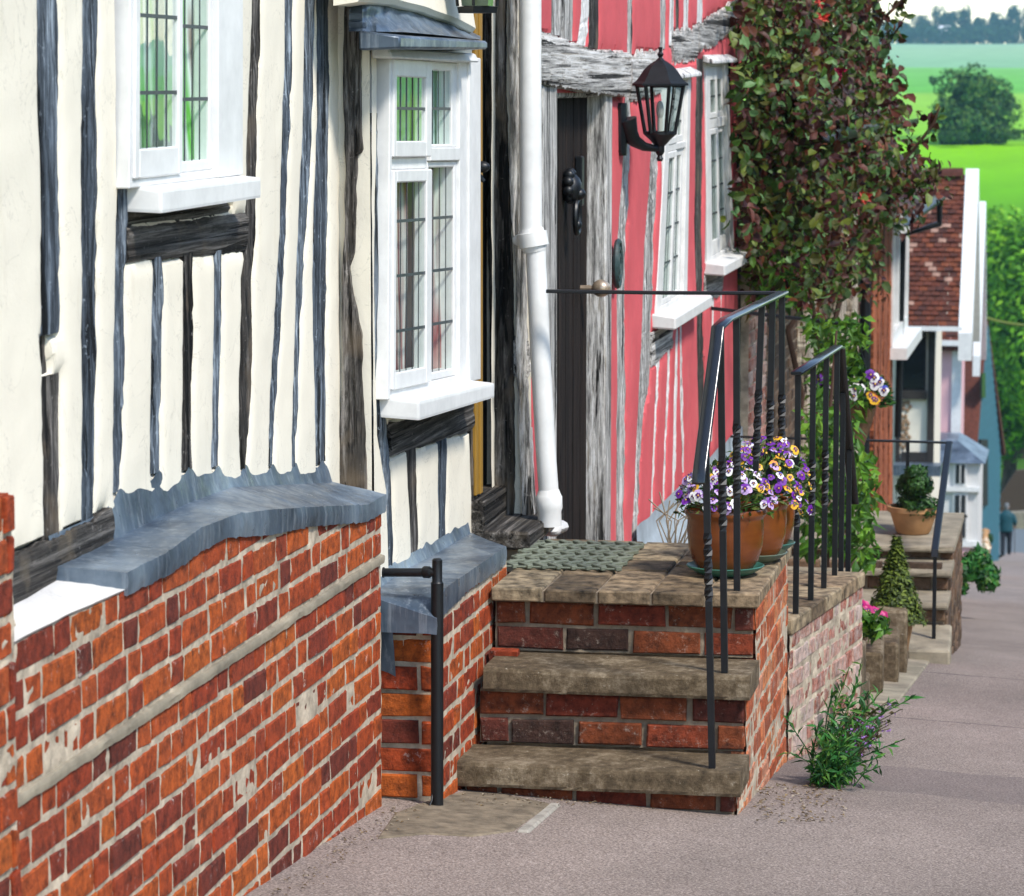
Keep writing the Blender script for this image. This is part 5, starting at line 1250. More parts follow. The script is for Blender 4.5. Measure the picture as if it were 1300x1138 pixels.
# ------------------------------------------------------------------ terrace across the road (outside the picture, seen in the window panes)
OX = 8.2
for i, (y0_, y1_, m_, lb, zt_) in enumerate(((4, 12.5, PL_CREAM, 'cream house across the road facing the timber framed cream house', 2.2), (12.6, 21, BR_BROWN, 'brown house across the road facing the pink house', 1.4), (21.1, 31, PL_WHITE, 'white house across the road facing the climbing rose', .6), (31.1, 44, PL_CREAM, 'cream house across the road facing the red oxide timbers', -1.4), (44.1, 60, PL_WHITE, 'white house across the road facing the tiled house', -3.6), (60.1, 80, PL_CREAM, 'cream house across the road facing the pale pink cottage', -6.4))):
    T_ = thing('opposite_house', lb, 'house', (OX, (y0_ + y1_) / 2, GZ(y1_) - .3)); zg = GZ(y1_) - .6
    mb = MB(); mb.box(OX, OX + 6, y0_, y1_, zg, zt_); mb.build('wall', m_, T_)
    mb = MB(); mb.prism([V((OX - .3, y0_, zt_)), V((OX + 6.3, y0_, zt_)), V((OX + 3, y0_, zt_ + 2.6))], V((0, y1_ - y0_, 0))); mb.build('roof', ROOFDK, T_)
    for k in range(3):
        for zz_ in (zg + 1.7, zg + 3.9):
            if zz_ + 1.1 > zt_: continue
            yc = y0_ + (k + .5) * (y1_ - y0_) / 3
            mb = MB(); mb.box(OX - .06, OX - .004, yc - .5, yc + .5, zz_, zz_ + 1.1); fr = mb.build('window', WHITE, T_)
            mb = MB(); mb.box(OX - .075, OX - .062, yc - .42, yc - .03, zz_ + .08, zz_ + 1.02); mb.box(OX - .075, OX - .062, yc + .03, yc + .42, zz_ + .08, zz_ + 1.02); pn = mb.build('pane', DP_, fr); pn['kind'] = 'stuff'
    mb = MB(); yc = y0_ + 1; mb.box(OX - .05, OX - .004, yc - .45, yc + .45, zg + .4, zg + 2.5); mb.build('door', DOOR_DK, T_)
# ------------------------------------------------------------------ foliage
def leaf(mb, p, d, nrm, L, W, fold=.25, m=0, full=False):
    d = d.normalized(); s_ = d.cross(nrm)
    if s_.length < 1e-4: s_ = d.cross(V((.3, .5, .8)))
    s_ = s_.normalized(); n_ = s_.cross(d)
    tip = p + d * L - n_ * (L * .15); mid = p + d * (L * .45)
    b = len(mb.v)
    if full:
        m1, m2 = p + d * (L * .3), p + d * (L * .68) - n_ * (L * .04); e1, e2 = n_ * (W * fold), n_ * (W * fold * .6)
        mb.v += [p, m1, m2, tip, m1 + s_ * (W * .47) + e1, m2 + s_ * (W * .42) + e2, m1 - s_ * (W * .47) + e1, m2 - s_ * (W * .42) + e2]
        mb.f += [[b, b + 1, b + 4], [b + 1, b + 2, b + 5, b + 4], [b + 2, b + 3, b + 5], [b, b + 6, b + 1], [b + 1, b + 6, b + 7, b + 2], [b + 2, b + 7, b + 3]]; mb.m += [m] * 6
        return
    mb.v += [p, mid + s_ * (W / 2) + n_ * (W * fold), tip, mid - s_ * (W / 2) + n_ * (W * fold), mid]
    mb.f += [[b, b + 4, b + 1], [b + 1, b + 4, b + 2], [b, b + 3, b + 4], [b + 3, b + 2, b + 4]]; mb.m += [m] * 4
def rv(r=R):
    while True:
        q = V((r.uniform(-1, 1), r.uniform(-1, 1), r.uniform(-1, 1)))
        if .05 < q.length < 1: return q.normalized()
def inpoly(u, v, P):
    c = False; j = len(P) - 1
    for i in range(len(P)):
        if (P[i][1] > v) != (P[j][1] > v) and u < (P[j][0] - P[i][0]) * (v - P[i][1]) / (P[j][1] - P[i][1]) + P[i][0]: c = not c
        j = i
    return c
L_ROSE = m_island('rose_leaf', [(.04, .011, .010), (.065, .018, .013), (.11, .03, .018), (.025, .05, .008), (.045, .10, .016), (.055, .016, .012), (.085, .18, .028), (.13, .25, .09), (.14, .05, .022), (.03, .045, .008), (.075, .075, .014), (.12, .15, .018), (.05, .085, .014), (.15, .2, .045), (.09, .035, .018)], .5, .2, 30, 0, 60, .004, .3, .22)
L_FRESH = m_island('fresh_leaf', [(.06, .17, .015), (.10, .26, .02), (.035, .10, .012), (.16, .33, .03), (.05, .14, .02)], .5, .2, 30, 0, 60, .004, .4, .3)
L_BUSH = m_island('bush_leaf', [(.02, .075, .012), (.035, .11, .018), (.012, .045, .01), (.05, .14, .025)], .5, .2, 30, 0, 60, .004, .4, .15)
L_CONE = m_island('conifer_leaf', [(.09, .13, .018), (.055, .085, .014), (.14, .19, .025), (.035, .055, .01)], .6, .2, 30, 0, 60, .004, .3, .1)
L_WEED = m_island('weed_leaf', [(.02, .12, .02), (.04, .19, .03), (.015, .07, .015), (.09, .22, .03)], .5, .2, 30, 0, 60, .004, .4, .25)
L_TREE = m_island('tree_leaf', [(.13, .36, .012), (.19, .46, .015), (.06, .2, .012), (.27, .54, .025), (.10, .28, .012)], .6, .2, 3, 0, 60, .004, .3, .3)
L_DARK = m_island('dark_tree_leaf', [(.02, .09, .014), (.035, .125, .016), (.012, .05, .01), (.085, .18, .02)], .6, .2, 3, 0, 60, .004, .3, .15)
L_FAR = m_island('far_tree_leaf', [(.025, .075, .03), (.03, .09, .035), (.018, .055, .025)], .7, .2, 3, 0, 60, .004, .2)
BARK = m_timber('bark', (.02, .014, .01), (.09, .065, .045), (.2, .16, .12), SV)
STEM = m_simple('rose_stem', (.07, .035, .02), .7, .4, 20, .3)
# climbing rose
RS = thing('climbing_rose', 'large climbing rose with dark red and green leaves against the brown brick house', 'climber', (-1.85, 20, -3.3))
poly = [(938, -20), (1104, -20), (1104, 20), (1112, 70), (1128, 110), (1143, 150), (1140, 195), (1160, 220), (1185, 225), (1150, 255), (1132, 300), (1112, 330), (1106, 385), (1080, 350), (1040, 395), (1005, 345), (985, 400), (955, 330), (940, 300)]
mb = MB(); n = 0; cents = []
while len(cents) < 430:
    u, v = R.uniform(930, 1195), R.uniform(-25, 410)
    if not inpoly(u, v, poly): continue
    if v > 250 and R.random() < .35: continue
    p = onX(u, v, R.uniform(-1.92, -1.3) if u > 1000 else R.uniform(-1.92, -1.75))
    if not (YP1 - .9 < p.y < 25.8):
        p = onY(u, v, R.uniform(17.5, 22))
        if p.x < X3 + .03: continue
    cents.append(p)
for p in cents:
    for k in range(R.randint(15, 26)):
        g3 = lambda a: max(-1.5 * a, min(1.5 * a, R.gauss(0, a))); q = p + V((g3(.09), g3(.15), g3(.085)))
        if q.x < X3 + .02: q.x = X3 + .02 + R.uniform(0, .1)
        d_ = rv(); d_.z -= .5; nn = rv() + V((.9, -.5, .5)); L_ = R.choice((.036, .045, .052, .06, .07, .09)) * R.uniform(.85, 1.15); leaf(mb, q, d_, nn, L_, L_ * R.uniform(.55, .72), .18, 0, True)
# shadowy inner leaves close to the wall
for k in range(4200):
    u, v = R.uniform(938, 1110), R.uniform(-25, 370)
    if not inpoly(u, v, poly): continue
    p = onX(u, v, R.uniform(X3 + .03, X3 + .16))
    if p.y > 26: continue
    leaf(mb, p, rv() - V((0, 0, .4)), rv() + V((1, -.2, .3)), R.uniform(.06, .1), R.uniform(.04, .06), .2, 0, True)
sprays = [[(1130, 225), (1160, 190), (1185, 158), (1193, 135)], [(1128, 215), (1158, 200), (1178, 202), (1187, 218)], [(1105, 60), (1120, 25), (1138, 8), (1150, -6)], [(1100, 120), (1125, 60), (1150, 20)], [(1140, 250), (1165, 235), (1186, 228)], [(1120, 250), (1150, 228), (1175, 222), (1190, 212)]]
st = MB()
for i, s_ in enumerate(sprays):
    Y_ = 18.5 + i * .35; pts = [onY(u, v, Y_) for u, v in s_]; st.tube(pts, [.011] * (len(pts) - 1) + [.004], 6)
    for k in range(26):
        t_ = R.uniform(.15, 1) * (len(pts) - 1); a = int(min(t_, len(pts) - 1.001)); q = lerp(pts[a], pts[a + 1], t_ - a) + rv() * .04
        leaf(mb, q, rv() - V((0, 0, .4)), rv() + V((.3, -.8, .3)), R.uniform(.05, .085), R.uniform(.03, .05), .2, 0, True)
mb.build('foliage', L_ROSE, RS, False, 0, False)
for s_ in ([(1040, 640), (1030, 560), (1045, 470), (1030, 380), (1010, 250), (1000, 100), (1020, -20)], [(1010, 600), (1018, 500), (1000, 420), (1050, 340), (1080, 250), (1120, 190)], [(1035, 640), (1042, 500), (1062, 400), (1078, 330), (1110, 280), (1130, 240)], [(970, 320), (985, 220), (975, 120), (1000, 40)]):
    pts = [onY(u, v, 19.6 + .004 * (u - 1000)) for u, v in s_]
    pts = [V((max(p.x, X3 + .05), p.y, p.z)) for p in pts]; st.tube(pts, [.022 - .012 * k / len(pts) for k in range(len(pts))], 7)
st.build('stem', STEM, RS, True)
RED = m_simple('rose_bloom', (.55, .05, .03), .5, .3, 20); CRIM = m_simple('crimson_bloom', (.35, .01, .06), .5, .3, 20)
for i, (u, v, m_) in enumerate(((1043, 1, RED), (1044, 22, RED), (1066, 92, CRIM), (1098, 250, RED), (1002, 360, RED), (972, 240, CRIM), (1037, 217, CRIM))):
    p = onY(u, v, 18.4); mb = MB()
    for k in range(9):
        q = 2.4 * k; leaf(mb, p, V((math.cos(q), -.5, math.sin(q))), V((0, -1, .2)), .035 + .01 * (k % 3), .035, .3)
    mb.build('flower', m_, RS)
# bright leafy climber behind the second handrail
mb = MB(); GC = thing('leafy_climber', 'fresh green leafy climber growing below the rose behind the second handrail', 'climber', (-1.7, 15.8, -3.1))
for (u0, u1, v0, v1, n_, Y_) in ((1028, 1098, 400, 520, 420, 16.5), (1020, 1085, 520, 700, 620, 15.2), (950, 1030, 300, 385, 200, 17.9), (1085, 1110, 570, 720, 200, 15.0), (1100, 1125, 620, 700, 0, 15)):
    for k in range(n_):
        p = onY(R.uniform(u0, u1), R.uniform(v0, v1), Y_ + R.uniform(-.35, .35))
        if p.x < X3 + .03: p.x = X3 + .03 + R.random() * .1
        leaf(mb, p, rv() - V((0, 0, .5)), rv() + V((.5, -.6, .6)), R.uniform(.05, .11), R.uniform(.022, .045))
mb.build('foliage', L_FRESH, GC, False, 0, False)
mb = MB()
for (u0, v0, u1, v1) in ((1050, 720, 1040, 560), (1040, 600, 1062, 420), (1075, 720, 1070, 560), (1060, 700, 1095, 600)):
    mb.tube([onY(u0, v0, 15.4), onY((u0 + u1) / 2 + 4, (v0 + v1) / 2, 15.4), onY(u1, v1, 15.5)], [.014, .01, .006], 6)
mb.build('stem', STEM, GC, True)
# hanging basket with mixed flowers
FL = [m_simple('white_petal', (.80, .78, .78), .5, .08, 30), m_simple('violet_petal', (.16, .02, .34), .5, .3, 40), m_simple('yellow_petal', (.75, .42, .02), .5, .2, 40), m_simple('lilac_petal', (.52, .36, .66), .5, .3, 60), m_simple('orange_petal', (.75, .22, .01), .5, .2, 40), m_simple('blue_petal', (.06, .08, .45), .5, .3, 40)]
EYE = m_simple('pansy_eye', (.75, .5, .03), .6)
PURP = m_simple('pansy_blotch', (.09, .005, .14), .6)
def pansy_mesh(name, upper, lower, size=.019):
    mb = MB()
    for k, (ang, L_, W_, m) in enumerate(((60, 1.0, 1.05, 0), (120, 1.0, 1.05, 0), (5, .95, .95, 1), (175, .95, .95, 1), (270, 1.0, 1.3, 1))):
        q = rad(ang); d_ = V((math.cos(q), 0, math.sin(q))); s_ = V((-d_.z, 0, d_.x)); pts = []
        for j in range(9):
            t_ = math.pi * 2 * j / 9; pts.append(d_ * (L_ * size * (.5 - .5 * math.cos(t_))) + s_ * (W_ * size * .5 * math.sin(t_)) + V((0, -.002 - .0006 * k + .004 * (.5 - .5 * math.cos(t_)), 0)))
        mb.add(pts, [list(range(9))], m)
        mb.add([d_ * .001 + s_ * .003 + V((0, -.0055, 0)), d_ * .008 + s_ * .003 + V((0, -.0045, 0)), d_ * .009 + V((0, -.0045, 0)), d_ * .008 - s_ * .003 + V((0, -.0045, 0)), d_ * .001 - s_ * .003 + V((0, -.0055, 0))], [[0, 1, 2, 3, 4]], 3)
    mb.ell((0, -.005, 0), .003, .003, .003, 4, 2)
    me = bpy.data.meshes.new(name); me.from_pydata(mb.v, [], mb.f)
    for q in (upper, lower, EYE, PURP): me.materials.append(q)
    me.polygons.foreach_set('material_index', mb.m); return me
PAN = [pansy_mesh('pansy_flower', FL[3], FL[0]), pansy_mesh('pansy_flower', FL[1], FL[3]), pansy_mesh('pansy_flower', FL[1], FL[1]), pansy_mesh('pansy_flower', FL[2], FL[2]), pansy_mesh('pansy_flower', FL[4], FL[2]), pansy_mesh('pansy_flower', FL[0], FL[0]), pansy_mesh('pansy_flower', FL[5], FL[0])]
def bloom(parent, p, me, facing, sc=1):
    o = bpy.data.objects.new('flower', me); COL.objects.link(o); o.parent = parent; o.location = V(p) - ORG[parent]
    o.rotation_euler = (facing.to_track_quat('-Y', 'Z').to_matrix() @ Matrix.Rotation(R.uniform(-.4, .4), 3, 'Y')).to_euler(); o.scale = (sc, sc, sc)
def pansies(c, rx_, ry_, h, nleaf, picks, nf, label, droop=.25, sc=1.0, zmin=.12):
    T_ = thing('pansy_plant', label, 'pansies', c, 'pansies in the glazed pots'); c = V(c); mb = MB()
    for k in range(nleaf):
        q = rv(); q.z = abs(q.z); rr_ = R.uniform(.35, 1) ** .5; p = c + V((q.x * rx_ * rr_, q.y * ry_ * rr_, q.z * h * rr_ - (droop * h * .6 if R.random() < .25 and rr_ > .8 else 0)))
        leaf(mb, p, q + rv() * .8, q + rv() * .5, R.uniform(.022, .042), R.uniform(.008, .015))
    for k in range(26):
        q = rv(); q.z = abs(q.z); mb.tube([c + V((q.x * rx_ * .2, q.y * ry_ * .2, 0)), c + V((q.x * rx_ * .9, q.y * ry_ * .9, q.z * h * .9))], .0015, 4)
    mb.build('foliage', m_island('pansy_leaf', [(.03, .09, .012), (.06, .15, .02), (.02, .05, .01), (.12, .16, .03)], .5, .2, 40, 0, 60, .004, .4, .2), T_, False, 0, False)
    for k in range(nf):
        while True:
            q = rv()
            if q.z > zmin and (q.y < .75): break
        p = c + V((q.x * rx_ * 1.03, q.y * ry_ * 1.03, (q.z * h if q.z > 0 else q.z * h * droop * 2) * R.uniform(.92, 1.08)))
        bloom(T_, p, PAN[R.choice(picks)], q + V((.15, -.6, .45)) + rv() * .75, R.uniform(.7, 1.25) * sc)
    return T_
# pots and saucers on the landing
POTS = [((-1.165, 10.27), .135, .212, 'first'), ((-1.10, 10.58), .115, .205, 'second'), ((-1.085, 10.82), .105, .20, 'third')]
lbl = ['largest glazed terracotta pot, nearest of the three on the landing', 'glazed terracotta pot half hidden behind the largest pot', 'farthest glazed terracotta pot at the landing corner']
lbs = ['green glazed saucer under the nearest and largest pot', 'grey green saucer under the half hidden middle pot', 'teal saucer under the farthest pot at the landing corner']
for i, ((x, y), r_, h_, _) in enumerate(POTS):
    zb_ = Z3 + .012
    P_ = thing('flower_pot', lbl[i], 'pot', (x, y, zb_), 'glazed pots on the paved landing')
    k = r_ / .135; hh = h_
    prof = [(.0, 0), (.080, 0), (.090, .008), (.110, .04), (.123, .085), (.127, .13), (.126, hh - .036), (.129, hh - .028), (.136, hh - .02), (.138, hh - .012), (.136, hh - .003), (.130, hh), (.124, hh - .004), (.121, hh - .03), (.118, hh - .05)]
    prof = [(a * k, min(b, hh)) for a, b in prof]
    mb = MB(); mb.lathe(prof, (x, y, zb_), 36); mb.build('pot_body', TERRA, P_, True)
    mb = MB(); mb.lathe([(0.001, hh - .045), (.117 * k, hh - .045), (.117 * k, hh - .04), (.05, hh - .03), (.001, hh - .028)], (x, y, zb_), 20); mb.build('soil', SOIL, P_, True)
    mb = MB(); s_ = r_ * .96; mb.lathe([(.0, 0), (s_ * .62, 0), (s_ * .7, .004), (s_ * .95, .022), (s_, .03), (s_ * .97, .032), (s_ * .68, .01), (0, .009)], (x, y, Z3 + .002), 32)
    tag(mb.build('saucer', TEAL if i != 1 else m_simple('grey_green_dish', (.12, .16, .11), .4), None, True), lbs[i], 'saucer', 'saucers under the landing pots')
    lb = ['white and lilac pansies spilling over the nearest pot', 'mixed yellow and violet pansies in the middle pot', 'violet and white pansies trailing from the farthest pot'][i]
    pansies((x, y, zb_ + hh - .01), (.16, .15, .15)[i], (.14, .14, .14)[i], (.16, .2, .19)[i], (420, 320, 380)[i], ([0, 0, 1, 1, 1, 5, 2, 2, 3, 0], [3, 2, 6, 4, 1, 2, 2, 3], [2, 3, 4, 1, 5, 2, 2, 6, 3])[i], (98, 70, 90)[i], lb, (.2, .1, .75)[i], .86, (.1, .15, -.3)[i])
# dry twigs at the end of the landing
mb = MB()
for k in range(14):
    p = onY(R.uniform(842, 872), 690, 11.4); mb.tube([p, p + V((R.uniform(-.04, .04), .02, .08)), p + V((R.uniform(-.1, .1), .05, R.uniform(.1, .2)))], .0025, 4)
tag(mb.build('dry_twigs', m_simple('dry_twig', (.3, .24, .17), .8), None), 'dry leafless twigs standing behind the landing by the pink wall', 'twigs')
def bush(name, label, cat, c, rx_, ry_, rz_, n_, mat, L_, group=None, trunk=None, cone=False, lumps=9, low=0):
    T_ = thing(name, label, cat, c, group); c = V(c); mb = MB()
    cl = []
    for k in range(lumps):
        q = rv(); q2 = R.uniform(.35, .8); cl.append((V((q.x * q2, q.y * q2, q.z * q2)), R.uniform(.22, .46)))
    for k in range(n_):
        if cone:
            t_ = R.random() ** 1.35; a = R.uniform(0, 6.283); w_ = (1 - t_) * (.85 + .3 * nz3(a * 1.3, t_ * 7, 1)) * R.uniform(.75, 1.02); q = V((math.cos(a) * w_, math.sin(a) * w_, t_)); d_ = V((q.x, q.y, .5))
        else:
            cc, rr_ = R.choice(cl); d_ = rv(); q = cc + d_ * rr_ * R.uniform(.75, 1.05)
            if q.z < -1 + low: continue
        p = c + V((q.x * rx_, q.y * ry_, (q.z if cone else q.z + 1) * rz_))
        dd = d_.normalized(); tg = rv(); tg = tg - dd * tg.dot(dd) * .8; leaf(mb, p, tg, dd * 1.6 + rv() * .55 + V((0, 0, .25)), L_ * R.uniform(.6, 1.3), L_ * R.uniform(.4, .65), .12)
    mb.build('foliage' if not trunk else 'crown', mat, T_, False, 0, False)
    if trunk:
        mb = MB(); mb.tube([c - V((0, 0, trunk[1])), c + V((.1, 0, rz_ * .3)), c + V((-.1, .1, rz_ * 1.1))], [trunk[0], trunk[0] * .8, trunk[0] * .25], 9)
        for k in range(6):
            q = rv(); q.z = abs(q.z) * .6; z0_ = rz_ * R.uniform(.2, .9); mb.tube([c + V((0, 0, z0_)), c + V((q.x * rx_ * .4, q.y * ry_ * .4, z0_ + q.z * rz_ * .6)), c + V((q.x * rx_ * .75, q.y * ry_ * .75, z0_ + q.z * rz_ * 1.1))], [trunk[0] * .4, trunk[0] * .25, trunk[0] * .08], 6)
        mb.build('trunk', BARK, T_, True)
    return T_
def gz(u, v):
    p = on_g(u, v); return p
# conifer in a small pot, big clay pot with a round shrub, pavement bushes
p = onY(1137, 786, 15.1); bush('conifer', 'small cone shaped golden green conifer beside the stepping blocks', 'conifer', p, .17, .17, onY(1137, 682, 15.1).z - p.z, 4200, L_CONE, .028, None, None, True)
q = thing('conifer_pot', 'little orange clay pot under the cone shaped conifer', 'pot', (p.x, p.y, p.z - .15)); mb = MB(); mb.lathe([(.06, -.16), (.085, -.02), (.095, -.02), (.095, .01), (.08, .01), (.07, -.02)], p, 20); mb.build('pot_body', TERRA_P, q, True)
mb = MB(); mb.lathe([(.001, -.03), (.079, -.03), (.079, -.015), (.001, -.01)], p, 14); mb.build('soil', SOIL, q)
p = onY(1159, 690, 17.3); p.z = zs_[3] + .002
q = thing('clay_pot', 'wide pale clay pot on the landing of the dark brick steps', 'pot', p); k = onY(1159, 652, 17.3).z - p.z; k = max(k, .15); mb = MB()
mb.lathe([(.0, 0), (.085, 0), (.095, .01), (.13, k * .8), (.145, k * .82), (.145, k), (.125, k), (.12, k * .8)], p, 28); mb.build('pot_body', TERRA_P, q, True)
mb = MB(); mb.lathe([(.001, k * .85), (.124, k * .85), (.124, k * .9), (.001, k * .93)], p, 14); mb.build('soil', SOIL, q)
bush('round_shrub', 'dense dark green shrub filling the wide pale clay pot', 'shrub', p + V((0, 0, k - .06)), .20, .19, .14, 4200, L_BUSH, .03)
p = gz(1220, 772); bush('pavement_bush', 'bright green bush on the pavement below the handrail steps', 'bush', p, .26, .3, .26, 1700, L_WEED, .07)
p = gz(1106, 862); p = onY(1100, 812, 13.6); bush('low_plant', 'low green plant with a big shiny leaf beside the whitewashed brick', 'plant', p, .09, .1, .06, 260, L_FRESH, .06)
T_ = thing('magenta_flowers', 'clump of magenta flowers behind the whitewashed brick landing', 'flowers', onY(1100, 790, 13.8)); MG = m_simple('magenta_petal', (.5, .01, .16), .5, .3, 40)
mb = MB()
for k in range(120): leaf(mb, onY(R.uniform(1088, 1122), R.uniform(786, 803), 13.8 + R.uniform(-.1, .1)), rv(), rv() + V((0, -1, .5)), .05, .02)
mb.build('foliage', L_BUSH, T_, False, 0, False)
me = pansy_mesh('bloom', MG, MG, .022)
for k in range(34):
    t_ = R.random(); bloom(T_, onY(1088 + 30 * t_ + R.uniform(-4, 4), 768 + 16 * t_ + R.uniform(-5, 6), 13.75 + R.uniform(-.1, .1)), me, V((.2, -1, .4)) + rv() * .4, 1.1)
# weeds growing at the foot of the brick landings
T_ = thing('pavement_weed', 'tall green weed growing from the foot of the whitewashed brick landing', 'weed', on_g(1050, 1000)); mb = MB()
for (u, v, hgt, n_, Y_) in ((1040, 1000, 120, 12, 10.9), (1050, 1002, 90, 18, 10.85), (1040, 1000, 60, 8, 10.85), (1068, 1003, 45, 10, 10.8), (1058, 955, 130, 12, 11.3)):
    for k in range(n_):
        g_ = on_g(u + R.uniform(-14, 18), v - R.uniform(0, 8)); g_.x = max(g_.x, -.93); tall = hgt * R.uniform(.5, 1) / 370; ln = V((R.gauss(.25, .35), R.gauss(-.1, .3), 1)).normalized()
        pts = [g_, g_ + ln * tall * .5, g_ + ln * tall + V((ln.x * tall * .3, 0, -.02))]; mb.tube(pts, .002, 4)
        for j in range(int(6 + tall * 55)):
            t_ = R.uniform(.1, 1) * 2; a = int(min(t_, 1.999)); p = lerp(pts[a], pts[a + 1], t_ - a); leaf(mb, p, rv() + ln * .5, rv() + V((.3, -.3, 1)), R.uniform(.03, .062), R.uniform(.008, .015))
mb.build('foliage', L_WEED, T_, False, 0, False)
T_ = thing('purple_weed', 'straggling weed with small purple flowers leaning over the pavement', 'weed', on_g(1100, 960)); mb = MB(); fl = MB()
for k in range(46):
    g_ = on_g(1072 + R.uniform(-8, 22), 958 + R.uniform(-10, 16)); ln = V((R.gauss(.2, .3), R.gauss(-.1, .3), 1)).normalized(); tall = R.uniform(.1, .25); pts = [g_, g_ + ln * tall * .55, g_ + ln * tall + V((.04, 0, -.03))]; mb.tube(pts, .0016, 4)
    for j in range(11):
        t_ = R.uniform(.1, 1) * 2; a = int(min(t_, 1.999)); p = lerp(pts[a], pts[a + 1], t_ - a); leaf(mb, p, rv(), rv(), R.uniform(.015, .032), R.uniform(.008, .014))
    for j in range(4):
        p = lerp(pts[1], pts[2], R.random()) + rv() * .012
        if R.random() < .5: leaf(fl, p, rv(), rv(), .011, .009); leaf(fl, p, rv(), rv(), .011, .009)
mb.build('foliage', m_island('ruddy_weed_leaf', [(.05, .06, .015), (.08, .05, .03), (.04, .09, .02), (.1, .08, .03)], .6, .2, 40, 0, 60, .004, .3, .2), T_, False, 0, False)
o = fl.build('flower', m_simple('mauve_petal', (.33, .16, .50), .5, .3, 60), T_, False, 0, False); o['kind'] = 'stuff'
mb = MB()
for k in range(240):
    p = on_g(R.uniform(960, 1075), R.uniform(998, 1046)); w_ = R.uniform(.004, .014)
    leaf(mb, p + V((0, 0, .006)), V((R.uniform(-1, 1), R.uniform(-1, 1), .1)), V((0, 0, 1)), w_ * 1.6, w_, .3)
for k in range(420):
    if k % 2: p = on_g(R.uniform(585, 935), 1004 + R.uniform(4, 22)); p.y = min(p.y, 9.36)
    else: y_ = R.uniform(6.9, 9.0); p = V((-1.99 + abs(R.gauss(0, .05)), y_, GZ(y_, -1.96)))
    w_ = R.uniform(.003, .010); leaf(mb, p + V((0, 0, .005)), V((R.uniform(-1, 1), R.uniform(-1, 1), .1)), V((0, 0, 1)), w_ * 1.6, w_, .3)
tag(mb.build('leaf_litter', m_island('dry_litter', [(.13, .085, .04), (.2, .14, .07), (.07, .05, .03), (.3, .25, .18)], .8), None, False, 0, False), 'scatter of dry brown leaf litter along the foot of the brickwork', 'litter', None, 'stuff')
# hanging basket and its pots by the red oxide timbers
T_ = thing('hanging_basket', 'wicker hanging basket of white, violet and orange flowers before the red oxide timbers', 'basket', onY(1090, 540, 16.6)); mb = MB(); c0 = onY(1083, 514, 16.6)
mb.lathe([(.02, -.24), (.06, -.22), (.10, -.1), (.125, 0), (.13, .01), (.115, .005), (.09, -.1)], c0, 20); mb.build('basket', m_simple('wicker', (.16, .09, .045), .8, .5, 60, .8, 90), T_, True)
mb = MB()
for k in range(3): q = 2.09 * k; mb.tube([c0 + V((.12 * math.cos(q), .12 * math.sin(q), 0)), c0 + V((0, 0, .42))], .004, 5)
mb.tube([c0 + V((0, 0, .42)), V((X3, c0.y, c0.z + .5))], .01, 6); mb.build('hanger', IRON, T_)
mb = MB()
for k in range(420): q = rv(); q.z = abs(q.z); leaf(mb, c0 + V((q.x * .17, q.y * .15, q.z * .16)), q, q + rv() * .5, .06, .022)
mb.build('foliage', L_BUSH, T_, False, 0, False)
W_, B2, O_, P2 = PAN[5], PAN[6], PAN[4], PAN[2]
for u, v, me, sc in ((1070, 468, W_, 1.6), (1072, 484, W_, 1.3), (1086, 494, W_, 1.7), (1093, 494, W_, 1.5), (1076, 490, W_, 1.5), (1084, 503, W_, 1.4), (1110, 480, W_, 1.6), (1105, 476, P2, 1.6), (1111, 488, B2, 1.8), (1105, 502, O_, 1.3), (1112, 508, O_, 1.4), (1109, 507, O_, 1.6), (1122, 496, B2, 1.6), (1117, 485, PAN[6], 1.4), (1039, 482, P2, 1.7), (1052, 482, P2, 1.6), (1054, 488, B2, 1.3)):
    bloom(T_, onY(u, v, 16.42), me, V((.1, -1, .2)) + rv() * .2, sc)
# ------------------------------------------------------------------ trees
TB = [(1262, 150, 5.2, 6.0), (1300, 146, 5.6, 6.4), (1345, 156, 6, 6.5), (1245, 168, 5.5, 6.2), (1390, 150, 6, 6), (1282, 138, 3.6, 4.2), (1322, 137, 3.8, 4.4), (1200, 175, 6, 5.6)]
TL = ['broad bright green tree directly behind the teal barn gable', 'tallest bright green tree at the right edge above the garden wall', 'bright green tree just past the right edge of the garden wall', 'far green tree between the barn and the bright field', 'green tree farthest right of the wooded row', 'smaller bushy green tree right behind the garden wall', 'smaller bushy green tree at the right end of the garden wall', 'far green tree hidden behind the white bargeboards']
for i, ((u, y_, w_, h_), lb) in enumerate(zip(TB, TL)):
    g_ = interp(GT, y_); x_ = onY(u, 500, y_).x; bush('broadleaf_tree', lb, 'tree', (x_, y_, g_ + .6), w_ * .75, w_ * .75, (-g_ - .6 - (148 + 9 * (i % 3)) * y_ / F) / 2.05, 9000, L_TREE, .42, 'green trees at the foot of the hill', (.35, 1.2), False, 34)
p = onY(1236, 177, 268); bush('field_tree', 'large round dark green tree standing alone in the bright field', 'tree', (p.x, 268, p.z - 1.5), 3.75, 3.2, 3.8, 14000, L_DARK, .42, None, (.3, .4), False, 34)
p = onY(1184, 106, 400); bush('field_bush', 'small dark bush left of the large tree in the pale field', 'bush', (p.x, 400, p.z - .3), .7, .6, .6, 500, L_DARK, .25, None, None, False, 8)
for i, (u, y_, w_, h_) in enumerate(((1194, 266, 1.2, .8), (1215, 263, 1.8, .45), (1284, 266, 1.8, .5), (1306, 266, 1.6, .6))):
    p = onY(u, 177, y_); bush('hedge_bush', ['low dark bush at the left foot of the large field tree', 'low dark bush in front of the large field tree', 'low dark bush right of the large field tree', 'low dark bush at the right picture edge in the field'][i], 'bush', (p.x, y_, p.z - .2), w_, .8, h_, 900, L_DARK, .25, 'bushes round the field tree', None, False, 8)
